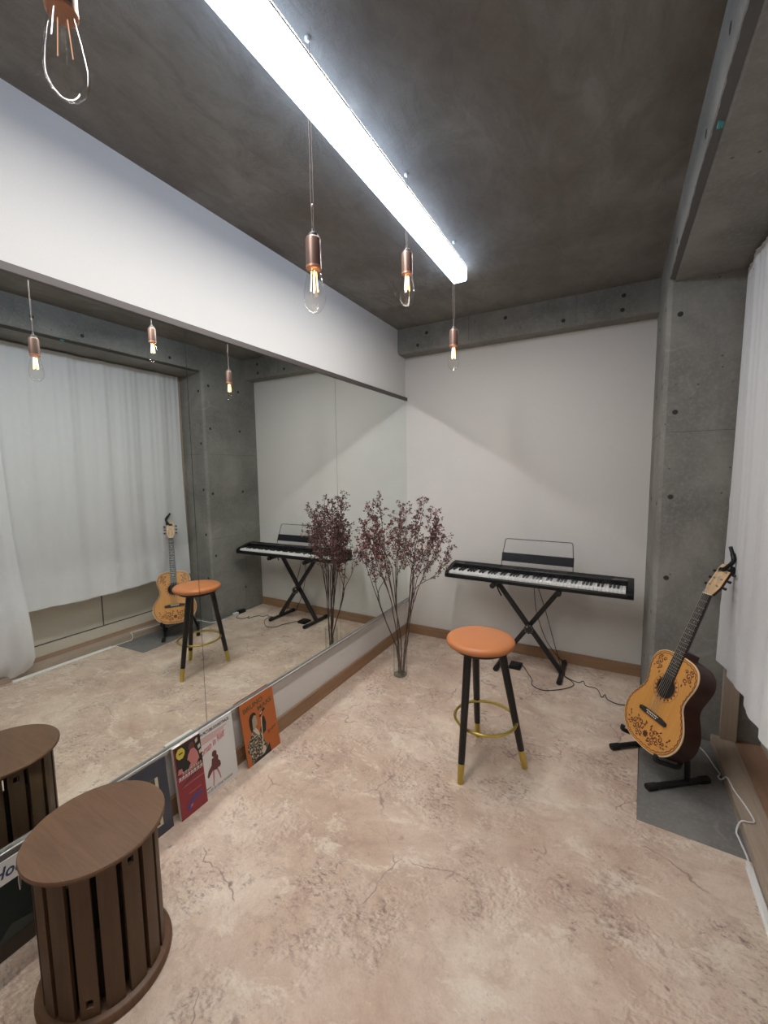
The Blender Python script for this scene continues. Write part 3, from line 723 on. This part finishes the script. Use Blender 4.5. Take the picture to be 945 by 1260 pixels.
# red programme book
r, w, h = sleeve('programme_book', -2.434, -2.300, .330, .066, .032, .016, 'narrow crimson programme with a yellow badge and a photo on top', 'book'); r['group'] = GR
c = MB(); c.box((-.0005,0,-.016), (w,h,-.0008), M['paper_edge']); c.box((0,0,-.0008), (w,h,0), M['red']); cv = c.build('cover', r)
f = MB()
f.box((.006,h*.60,z0), (w,h-.004,z1), M['ink_black'])
f.prism([(.05,h*.66),(.065,h*.80),(.080,h*.86),(.098,h*.86),(.112,h*.78),(.118,h*.68),(.10,h*.62),(.07,h*.61)], z0, .0007, M['pink'])
f.prism([(.070,h*.87),(.075,h*.94),(.092,h*.955),(.104,h*.90),(.098,h*.855)], z0, .0008, M['dark_red'])
f.prism([(.040,h*.64),(.044,h*.72),(.062,h*.745),(.074,h*.68),(.060,h*.62)], z0, .0009, M['ink_black'])
f.prism([(.008,h*.62),(.014,h*.69),(.030,h*.68),(.034,h*.61)], z0, .0009, M['pink'])
for x, y in ((.108,h*.90),(.118,h*.80),(.122,h*.72)): f.prism([(x,y),(x+.012,y+.006),(x+.010,y+.022),(x-.002,y+.016)], z0, .0009, M['cream'])
f.build('printed_photo', cv)
bd = MB(); bd.prism([(.010+.021*(1+math.cos(a)), h*.885+.026*math.sin(a)*(1 if k % 2 else .9)) for k, a in enumerate([2*PI*i/16 for i in range(16)])], z0, .0010, M['yellow']); bd.box((.022,h*.875,.001), (.042,h*.895,.0013), M['brown_print']); bd.build('printed_badge', cv)
t = MB()
rr_ = random.Random(2)
def glyphs(x0, x1, y, hh, m):
    x = x0
    while x < x1:
        ww = hh*rr_.uniform(.55,.85); t.strip([(x,y),(x+ww*.5,y+hh)], hh*.16, z0, .0011, m); t.strip([(x,y+hh*.75),(x+ww,y+hh*.8)], hh*.16, z0, .0011, m); t.strip([(x+ww*.7,y),(x+ww*.75,y+hh*.7)], hh*.16, z0, .0011, m); x += ww+hh*.18
glyphs(.030,.125,h*.590,.012,M['cream']); glyphs(.010,.122,h*.525,.017,M['paper'])
t.strip([(.018,h*.43),(.07,h*.50),(.115,h*.515)], [.006,.009,.003], z0, .0011, M['dark_red']); glyphs(.020,.128,h*.415,.007,M['pink']); glyphs(.050,.11,h*.285,.005,M['pink'])
t.prism([(.045,h*.16),(.055,h*.21),(.085,h*.235),(.112,h*.225),(.110,h*.19),(.075,h*.165)], z0, .0011, M['blue']); t.prism([(.030,h*.085),(.036,h*.15),(.052,h*.165),(.062,h*.12),(.045,h*.08)], z0, .0011, M['blue']); t.prism([(.046,h*.10),(.052,h*.135),(.062,h*.13),(.058,h*.105)], z0, .0013, M['pink']); t.build('lettering', cv)
# navy bordered cover
r, w, h = sleeve('record_sleeve', -2.768, -2.463, .312, .052, .018, .004, 'navy bordered cover with a cream edged picture, partly behind the slatted table'); r['group'] = GR
c = MB(); c.box((0,0,-.004), (w,h,0), M['navy']); cv = c.build('cover', r)
f = MB(); f.box((.042,.042,z0), (w-.042,h-.062,z1), M['cream']); f.box((.050,.050,.0005), (w-.055,h-.062,.0008), M['brown_print'])
f.prism([(w-.19,h-.068),(w-.095,h-.066),(w-.085,h-.105),(w-.18,h-.115)], .0008, .0011, M['script_red']); f.build('printed_picture', cv)
# cover with slate blue lettering, cut off by the photo edge
r, w, h = sleeve('record_sleeve', -3.064, -2.782, .305, .048, .018, .004, 'dark green cover with slate blue lettering on white, left of the slatted table'); r['group'] = GR
c = MB(); c.box((0,0,-.004), (w,h,0), M['paper']); cv = c.build('cover', r)
t = MB(); t.text('House', .050, M['text_blue'], TR(.020,h-.052,z0), shear=.35, width=.120, bold=.0011); t.build('lettering', cv)
f = MB(); f.box((.004,.004,z0), (w-.004,h-.072,z1), M['dark_green']); f.box((.004,.004,z1), (w-.004,.055,.0008), M['brown_print']); f.prism([(.012,.06),(.05,.10),(.12,.08),(.2,.12),(w-.01,.07),(w-.01,.057),(.012,.057)], z1, .0009, M['sage']); f.build('printed_picture', cv)

# ------------------------------------------------------------------ guitar on its stand
gu = Vector((.315,.211,.925)).normalized(); gw = Vector((.56,-.83,0)).normalized(); gn = gw.cross(gu).normalized(); gw = gu.cross(gn).normalized()
bridge = Vector((1.893,-1.109,.302))
G0 = bridge - gu*.165                       # lower end of the top plate
GM = frame(G0, gw, gu, gn)
gt = empty('acoustic_guitar', 'acoustic guitar with golden top and dark scroll ornament, leaning on its stand', 'guitar', matrix=GM)
half = spline([(0,0,0),(.075,.006,0),(.135,.036,0),(.172,.085,0),(.183,.135,0),(.176,.182,0),(.150,.232,0),(.128,.268,0),(.122,.298,0),(.128,.335,0),(.138,.372,0),(.142,.405,0),(.136,.437,0),(.118,.466,0),(.082,.486,0),(.03,.493,0),(0,.494,0)], 5)
outl = [(p.x, p.y) for p in half[:-1]] + [(-p.x, p.y) for p in half[:0:-1]]
D = .098
bd = MB(); bd.prism(outl, -D, -.003, M['mahogany']); body = bd.build('body', gt, 40)
bi = MB(); bi.prism([(x*1.008, .247+(y-.247)*1.004) for x, y in outl], -.006, -.0005, M['binding']); bi.build('binding', body)
# top plate with a sound hole cut
HC = (0,.317); HR = .050
bm = bmesh.new()
ov = [bm.verts.new((x*.985, .247+(y-.247)*.99, .0)) for x, y in outl]
hv = [bm.verts.new((HC[0]+HR*math.cos(2*PI*k/40), HC[1]+HR*math.sin(2*PI*k/40), 0)) for k in range(40)]
eds = [bm.edges.new((ov[i], ov[(i+1) % len(ov)])) for i in range(len(ov))] + [bm.edges.new((hv[i], hv[(i+1) % 40])) for i in range(40)]
bmesh.ops.triangle_fill(bm, use_beauty=True, edges=eds)
for f in list(bm.faces):
    cpt = f.calc_center_median()
    if math.hypot(cpt.x-HC[0], cpt.y-HC[1]) < HR*.97: bm.faces.remove(f)
vs = [v.co.copy() for v in bm.verts]; bm.verts.index_update(); fs = [[v.index for v in f.verts] for f in bm.faces if f.is_valid]
for f in fs:
    a, b_, c_ = (vs[i] for i in f[:3])
    if (b_-a).cross(c_-a).z < 0: f.reverse()
bm.free()
tpl = MB(); tpl.add([(v.x, v.y, .0012) for v in vs], fs, M['spruce']); top = tpl.build('top_plate', gt)
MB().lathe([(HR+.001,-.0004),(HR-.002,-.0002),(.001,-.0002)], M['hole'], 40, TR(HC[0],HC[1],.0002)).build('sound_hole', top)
zi0, zi1 = .0012, .0018
rs = MB()
rs.strip([(HC[0]+.055*math.cos(2*PI*k/48), HC[1]+.055*math.sin(2*PI*k/48)) for k in range(48)], .0022, zi0, zi1, M['ink'], closed=True)
rs.strip([(HC[0]+.0718*math.cos(2*PI*k/48), HC[1]+.0718*math.sin(2*PI*k/48)) for k in range(48)], .0012, zi0, zi1, M['ink'], closed=True)
rs.strip([(HC[0]+.0512*math.cos(2*PI*k/48), HC[1]+.0512*math.sin(2*PI*k/48)) for k in range(48)], .003, zi0, zi1, M['ink'], closed=True)
for k in range(18):
    a = 2*PI*(k+.5)/18
    rs.prism([(HC[0]+r_*math.cos(a+d_), HC[1]+r_*math.sin(a+d_)) for r_, d_ in ((.058,-.09),(.064,-.06),(.067,0),(.064,.06),(.058,.09))], zi0, zi1, M['ink'])
rs.build('rosette', top)
bo = MB(); n = len(outl); wav = []
fine = spline([(x*.93, .247+(y-.247)*.935, 0) for x, y in outl[::2]], 4, closed=True)
L = 0
for i, p_ in enumerate(fine):
    q_ = fine[(i+1) % len(fine)]; d = (q_-fine[i-1]).normalized(); nn = Vector((-d.y, d.x, 0)); L += (q_-p_).length
    o_ = p_ + nn*.0022*math.sin(2*PI*L/.026); wav.append((o_.x, o_.y))
bo.strip(wav, .0034, zi0, zi1, M['ink'], closed=True)
bo.strip([(x*.968, .247+(y-.247)*.972) for x, y in outl], .0022, zi0, zi1, M['ink'], closed=True); bo.build('wavy_border', top)
sc_ = MB()
def scroll(x, y, r0, turns, a0, sgn=1, w=.0052):
    pts = []
    for k in range(22):
        t_ = k/21; a_ = a0+sgn*turns*2*PI*t_; r_ = r0*(1-.8*t_); pts.append((x+r_*math.cos(a_), y+r_*math.sin(a_)))
    sc_.strip(pts, [w*(.6+.8*t_/21) for t_ in range(22)], zi0, zi1, M['ink'])
def petal(x, y, a, l, w):
    ca, sa = math.cos(a), math.sin(a)
    sc_.prism([(x+ca*u-sa*v, y+sa*u+ca*v) for u, v in ((0,-w*.2),(l*.45,-w),(l*.85,-w*.5),(l,0),(l*.85,w*.5),(l*.45,w),(0,w*.2))], zi0, zi1, M['ink'])
for s in (1, -1):
    f_ = lambda a: a if s > 0 else PI-a
    for x, y, r0, tn, a0, sg in ((.030,.082,.017,1.1,2.6,-1),(.060,.074,.016,1.2,3.0,1),(.047,.098,.013,1.,-.6,1),(.084,.086,.015,1.1,2.4,-1),(.075,.058,.012,1.,.3,1),(.106,.079,.010,1.,3.1,1),(.028,.052,.013,1.1,1.,-1),(.052,.045,.011,1.,.2,1),
                                 (.088,.422,.017,1.2,-.7,1),(.076,.398,.013,1.1,.9,-1),(.103,.405,.010,1.,2.,1),(.068,.440,.010,1.,3.,-1),(.092,.447,.009,1.,-1.,1)):
        scroll(s*x, y, r0, tn, f_(a0), sg*s)
    for x, y, a, l, w in ((.118,.096,.9,.016,.004),(.122,.084,.1,.014,.004),(.07,.094,1.2,.014,.004),(.098,.062,-.3,.014,.004),(.104,.428,1.2,.014,.0035),(.07,.376,-1.4,.016,.004),(.018,.094,1.3,.016,.004)):
        petal(s*x, y, f_(a), l, w)
for s in (1,-1):
    f_ = lambda a: a if s > 0 else PI-a
    for x, y, a, l, w in ((.012,.106,1.0,.02,.005),(.038,.064,.5,.018,.0045),(.052,.102,.4,.018,.005),(.07,.112,.7,.016,.004),(.092,.066,.9,.016,.004),(.112,.062,.2,.014,.004),(.016,.038,.2,.018,.0045),(.036,.034,-.2,.016,.004),(.128,.108,1.2,.016,.0045),(.098,.44,1.0,.014,.004),(.080,.385,-.4,.014,.004),(.11,.392,-.6,.012,.0035)): petal(s*x, y, f_(a), l, w)
for k in range(8): petal(0, .064, 2*PI*k/8, .018, .006)
sc_.build('scroll_ornament', top)
# bridge
br = MB(); br.prism([(-.088,.160),(-.080,.153),(.080,.153),(.088,.160),(.084,.172),(.05,.178),(-.05,.178),(-.084,.172)], .0013, .010, M['rosewood']); bro = br.build('bridge', gt)
MB().box((-.038,.170,.010), (.038,.173,.013), M['bone']).build('saddle', bro)
for k in range(6): pn = MB(); pn.lathe([(.0025,.010),(.003,.0125),(.001,.0135)], M['bone'], 10, TR(-.0275+.011*k,.161,0)); pn.build('bridge_pin', bro, 50)
# neck, fretboard, head
NUT = .822
nk = MB(); vs = []; fs = []
secs = [(.44,.0275,.018),(.50,.0270,.016),(.53,.0262,.022),(.70,.0238,.021),(NUT,.0218,.020)]
for y, hw, dp in secs:
    for k in range(9): a_ = PI*k/8; vs.append((hw*math.cos(a_), y, .002-dp*math.sin(a_)))
for i in range(len(secs)-1):
    for k in range(8): a_ = i*9+k; fs.append((a_, a_+9, a_+10, a_+1))
for i in range(len(secs)-1): fs.append((i*9+8, i*9+17, i*9+9, i*9))
fs.append(tuple(range(9))); fs.append(tuple(range((len(secs)-1)*9+8, (len(secs)-1)*9-1, -1)))
nk.add(vs, fs, M['mahogany']); nk.prism([(-.028,.494),(.028,.494),(.026,.52),(-.026,.52)], -.075, 0, M['mahogany']); nk.build('neck', gt, 50)
fb_ = MB(); y0 = .360
fb_.add([(-.0285,y0,.0016),(.0285,y0,.0016),(.0218,NUT,.0016),(-.0218,NUT,.0016),(-.0285,y0,.0075),(.0285,y0,.0075),(.0218,NUT,.0075),(-.0218,NUT,.0075)], [(4,5,6,7),(0,1,5,4),(1,2,6,5),(2,3,7,6),(3,0,4,7),(0,3,2,1)], M['rosewood']); fbo = fb_.build('fretboard', gt)
SL = .652
dots = MB()
for k in range(1, 20):
    y = NUT - SL*(1-2**(-k/12)); hw = .0218+(.0285-.0218)*(NUT-y)/(NUT-y0)
    if y < y0+.004: break
    fr = MB(); fr.box((-hw,y-.001,.0075), (hw,y+.001,.0086), M['fret']); fr.build('fret', fbo)
    if k in (3,5,7,9,12,15):
        ym = NUT - SL*(1-2**(-(k-.5)/12)); dots.lathe([(.003,.0075),(.003,.0079),(.001,.008)], M['bone'], 12, TR(0,ym,0))
dots.build('inlay_dots', fbo)
MB().box((-.0222,NUT,.0016), (.0222,NUT+.005,.0105), M['bone']).build('nut', gt)
th = math.radians(12); HT = TR(0,NUT+.005,.0) @ Matrix.Rotation(-th, 4, 'X')
hs = MB(); hp_ = [(-.022,0),(.022,0),(.036,.045),(.034,.15),(.028,.168),(.010,.162),(0,.172),(-.010,.162),(-.028,.168),(-.034,.15),(-.036,.045)]
hs.prism(hp_, -.014, -.0005, M['mahogany'], HT); hs.prism(hp_, -.0005, .0015, M['maple'], HT); hd = hs.build('headstock', gt, 30)
tg = MB()
for s in (-1, 1):
    for y in (.05,.088,.126):
        tn = MB(); tn.lathe([(.005,0),(.005,.006),(.0035,.012),(.001,.0125)], M['fret'], 12, HT @ TR(s*.02,y,.0015))
        tn.tube([(s*.033,y,-.008),(s*.046,y,-.008)], .0022, M['black'], 8, HT)
        tn.bbox((s*.052-.007,y-.006,-.013), (s*.052+.007,y+.006,-.003), M['black'], .002, HT); tn.build('tuner', hd, 40)
em = MB(); em.prism([(-.016,.092),(-.004,.096),(0,.108),(.004,.096),(.016,.092),(.004,.089),(0,.076),(-.004,.089)], .0015, .0019, M['grey_print'], HT); em.build('emblem', hd)
for k in range(6):
    sg = MB(); xb_ = -.0275+.011*k; xn = -.018+.0072*k; e = HT @ Vector(((-.02 if k < 3 else .02), (.05,.088,.126)[k if k < 3 else 5-k], .009))
    sg.tube([(xb_,.1615,.0115),(xb_,.1715,.0138),(xn,NUT+.002,.0112),tuple(e)], .0006+.0001*(5-k), M['string'], 5); sg.build('string', gt)
# capo clamped on the head
cp = empty('guitar_capo', 'black spring capo clamped to the top of the guitar headstock', 'capo', matrix=GM @ HT)
c = MB(); c.bbox((-.020,.128,.0022), (.014,.146,.014), M['black'], .004); c.build('capo_pad', cp, 40)
c = MB(); c.tube(spline([(.004,.138,.013),(.018,.152,.015),(.030,.172,.018),(.033,.192,.022),(.022,.212,.028),(.006,.232,.034),(-.006,.248,.038)], 4), [.0085]*4+[.0095]*8+[.011]*6+[.0085]*7, M['black'], 12); c.build('capo_handle', cp, 60)
c = MB(); c.bbox((.018,.135,-.027), (.036,.165,.016), M['black'], .005); c.bbox((-.02,.13,-.027), (.03,.146,-.0155), M['black'], .004); c.build('capo_lower_jaw', cp, 40)

# stand
gs = empty('guitar_stand', 'black tubular guitar stand on the grey floor patch', 'guitar stand', (1.93,-1.04,0))
GI = TR(-1.93, 1.04, 0)
hdir = Vector((.80,.60,0)).normalized()
bars = [(Vector((1.873,-1.256,0)), .318), (Vector((1.721,-1.006,0)), .318)]
posts = []
for p_, L_ in bars:
    f = MB(); a_ = p_+Vector((0,0,.0155)); b_ = a_+hdir*L_
    f.tube([a_, b_], .0145, M['black_matt'], 14, GI); fo = f.build('foot_bar', gs, 50)
    for e, s in ((a_, 1), (b_, -1)):
        c = MB(); c.tube([e-hdir*.006*s, e+hdir*.04*s], .0168, M['rubber'], 14, GI); c.build('rubber_cap', fo, 50)
    base_ = a_+hdir*(L_*.66); posts.append(base_)
# where the body's lower back edge rests
low = GM @ Vector((0,-.004,-D*.5)); back = GM @ Vector((0,.10,-D-.012))
# upright posts tilt back a little, joined by a cross bar under the body, with forward arms
tops = []
for s, b_ in zip((1,-1), posts):
    tp = GM @ Vector((s*.118, .10, -D-.016))
    f = MB(); f.tube([b_, Vector((b_.x, b_.y, .05)).lerp(tp, .4), tp], .0125, M['black_matt'], 14, GI); f.build('upright', gs, 50)
    tops.append((s, tp))
for s, tp in tops:
    f = MB()
    p0 = GM @ Vector((s*.118,.032,-D-.016)); p1 = GM @ Vector((s*.118,.004,-D-.012)); p2 = GM @ Vector((s*.118,.0,-D*.5)); p3 = GM @ Vector((s*.118,.003,.012)); p4 = GM @ Vector((s*.118,.025,.020))
    f.tube(spline([tp, p0, p1, p2, p3, p4], 5), .0105, M['rubber'], 12, GI); f.build('support_arm', gs, 60)
f = MB(); f.tube([GM @ Vector((.118,.03,-D-.016)), GM @ Vector((-.118,.03,-D-.016))], .0105, M['black_matt'], 12, GI); f.build('cross_bar', gs, 50)

# ------------------------------------------------------------------ glass vase and dried branches
VX, VY = .318, -.795; VR = .052; VH = .262
vz = empty('glass_vase', 'tall clear glass cylinder vase on the floor in the far left corner', 'vase', (VX, VY, 0))
MB().lathe([(.002,.0),(VR-.004,.0),(VR,.004),(VR,VH-.002),(VR-.0015,VH),(VR-.003,VH-.002),(VR-.003,.020),(VR-.010,.014),(.002,.013)], M['glass'], 48, cap=False).build('vase_glass', vz, 50)
MB().lathe([(.002,.0015),(VR-.005,.0015),(VR-.0045,.0125),(.002,.0125)], m_thin_glass('thick_glass_base', (.82,.86,.84), (.6,.66,.63), .4), 40).build('vase_base', vz, 50)
GB = 'dried branches standing in the glass vase'
def branch(base, mids, tip, label, nt, seed, dens=1.0, spread=.16, leafmix=(.45,.25,.15,.15), r0=.0056, lowf=.66, nf=2):
    rnd = random.Random(seed)
    r = empty('dried_branch', label, 'branch', (VX+base[0], VY+base[1], .016), GB)
    o = Vector((VX+base[0], VY+base[1], .016))
    pts = [Vector((0,0,0))] + [Vector((VX+m_[0], VY+m_[1], m_[2]))-o for m_ in mids] + [Vector((VX+tip[0], VY+tip[1], tip[2]))-o]
    path = spline(pts, 8); n = len(path)
    path = [p_ + Vector((rnd.uniform(-1,1), rnd.uniform(-1,1), 0))*.003*min(1, i/6) for i, p_ in enumerate(path)]
    s = MB(); s.tube(path, [r0*(1-.78*i/(n-1)) for i in range(n)], M['stem'] if seed % 2 else M['stem_red'], 7)
    lf = {0: M['leaf'], 1: M['leaf2'], 2: M['leaf3'], 3: M['leaf4']}
    leaves = MB(); 
    def leaf(p_, d, sz):
        d = d.normalized(); u = d.orthogonal().normalized(); u = (Matrix.Rotation(rnd.uniform(0, 2*PI), 3, d) @ u)
        k = rnd.choices((0,1,2,3), leafmix)[0]; w_ = sz*rnd.uniform(.36,.5); nrm = d.cross(u)*sz*.22
        leaves.add([p_, p_+d*sz*.5+u*w_-nrm, p_+d*sz, p_+d*sz*.5-u*w_-nrm, p_+d*sz*.5], [(0,1,4),(1,2,4),(2,3,4),(3,0,4)], lf[k])
    def cluster(p_, d, cnt, sz):
        for _ in range(cnt):
            v = Vector((rnd.gauss(0,1), rnd.gauss(0,1), rnd.gauss(.3,1))).normalized()
            leaf(p_ + v*rnd.uniform(0,.012), (d*.5+v).normalized(), sz*rnd.uniform(.7,1.25))
    paths = [path]
    for q_ in range(nf):
        i0 = int(n*rnd.uniform(.34,.52)); a_ = rnd.uniform(0, 2*PI); rad_ = rnd.uniform(.07,.13)
        tip_ = path[-1] + Vector((rad_*math.cos(a_), rad_*math.sin(a_), -rnd.uniform(.06,.26)))
        lim = o.x+tip_.x
        if lim < .04: tip_.x += .04-lim
        st_ = path[i0]; d0 = (path[i0+1]-path[i0]).normalized(); L0 = (tip_-st_).length
        fp_ = spline([st_, st_ + d0*L0*.35 + (tip_-st_)*.10, st_*.3+tip_*.7, tip_], 7)
        s.tube(fp_, [r0*.62*(1-.65*i/(len(fp_)-1)) for i in range(len(fp_))], M['stem'] if seed % 2 else M['stem_red'], 6); paths.append(fp_)
    for t in range(nt):
        pt = paths[t % len(paths)]; m_ = len(pt); lo_ = lowf if t % len(paths) == 0 else .5
        f = lo_+(.98-lo_)*(t+rnd.random()*.8)/nt; i = min(m_-2, int(f*(m_-1))); p_ = pt[i]; d = (pt[i+1]-pt[i]).normalized()
        side_ = (Matrix.Rotation(rnd.uniform(0, 2*PI), 3, d) @ d.orthogonal().normalized())
        L_ = spread*rnd.uniform(.45,1.0)*(1.3-f*.75); v = (d*.9+side_*.78+Vector((0,0,.25))).normalized()
        if o.x+(p_+v*L_).x < .03: v.x = abs(v.x)
        tw = [p_, p_+v*L_*.45+Vector((0,0,-.004)), p_+v*L_+Vector((0,0,.022))]
        tw = spline(tw, 4); s.tube(tw, [.0017*(1-.6*j/(len(tw)-1)) for j in range(len(tw))], M['stem_red'], 5)
        if rnd.random() < dens:
            for j in range(3, len(tw)):
                cluster(tw[j], v, rnd.choice((2,3,4)), .0150)
            for _ in range(4):
                e = tw[-1]+Vector((rnd.gauss(0,.028), rnd.gauss(0,.028), rnd.uniform(-.01,.045)))
                s.tube([tw[-2], e], [.0011,.0007], M['stem_red'], 4); cluster(e, v, rnd.choice((5,6,7,8)), .0150)
    for pt in paths[1:]: cluster(pt[-1], Vector((0,0,1)), 7, .014)
    cluster(path[-1], Vector((0,0,1)), 8, .014)
    s.build('stem', r, 60)
    lo = leaves.build('leaves', r); lo['kind'] = 'stuff'
# (dx, dy) from the vase; photo's right is about (+.87, +.49)
branch((-.012,.0), [(-.03,-.01,.22),(-.14,-.04,.52),(-.19,-.05,.80)], (-.225,-.06,1.05), 'dried branch bending furthest left over the mirror ledge, with sparse low twigs', 10, 11, .8, .15)
branch((.0,.012), [(.0,.01,.30),(-.05,.0,.58),(-.11,-.005,.90)], (-.155,-.02,1.375), 'tallest dried branch with small dark heads at its top', 18, 12, .9, .15)
branch((.008,-.01), [(-.015,.0,.28),(-.035,.01,.60),(-.02,.02,.90)], (.005,.02,1.27), 'upright dried branch in the middle of the vase, thick with wine red leaves', 20, 13, 1, .15)
branch((-.006,-.012), [(-.015,-.02,.30),(-.06,-.05,.62),(-.13,-.10,.85)], (-.20,-.135,1.16), 'dried branch leaning forward left, with the densest pink red leaves', 22, 14, 1, .16, (.4,.2,.28,.12))
branch((.016,.004), [(.035,.02,.28),(.05,.045,.50),(.075,.07,.85)], (.14,.14,1.30), 'dried branch rising right of the middle to a leafy top', 20, 15, 1, .14, (.4,.3,.08,.22))
branch((.02,.012), [(.05,.03,.30),(.085,.055,.55),(.16,.105,.80)], (.235,.15,1.10), 'dried branch arching furthest right, towards the keyboard', 15, 16, .95, .14, (.4,.3,.06,.24))
branch((.012,.018), [(.03,.04,.30),(.05,.10,.58),(.04,.17,.85)], (.03,.24,1.22), 'dried branch leaning back towards the far wall', 16, 17, .95, .15, (.42,.3,.1,.18))

# ------------------------------------------------------------------ camera, world, colour
yaw_, pitch_, roll_ = -.507869, -.097143, -.012851
cy, sy, cp_, sp_ = math.cos(yaw_), math.sin(yaw_), math.cos(pitch_), math.sin(pitch_)
F = Vector((sy*cp_, cy*cp_, sp_)); R_ = Vector((cy, -sy, 0)); U = R_.cross(F)
r2 = R_*math.cos(roll_) + U*math.sin(roll_); u2 = -R_*math.sin(roll_) + U*math.cos(roll_)
cam = bpy.data.cameras.new('camera'); co = bpy.data.objects.new('camera', cam); COL.objects.link(co)
co.matrix_world = frame((1.68456,-3.47329,1.53), r2, u2, -F)
cam.sensor_fit = 'VERTICAL'; cam.sensor_height = 36; cam.lens = 511.464/1260*36; cam.clip_start = .02
SC.camera = co
wd = bpy.data.worlds.new('world'); SC.world = wd; wd.use_nodes = True
wd.node_tree.nodes['Background'].inputs[0].default_value = (.5,.52,.6,1); wd.node_tree.nodes['Background'].inputs[1].default_value = .02
SC.view_settings.view_transform = 'Standard'; SC.view_settings.look = 'None'; SC.view_settings.gamma = 1; SC.view_settings.use_curve_mapping = False
SC.view_settings.exposure = 0.14
SC.cycles.blur_glossy = 0.0; SC.cycles.caustics_reflective = True; SC.cycles.max_bounces = 12; SC.cycles.transparent_max_bounces = 16
SC.cycles.sample_clamp_indirect = 0.0
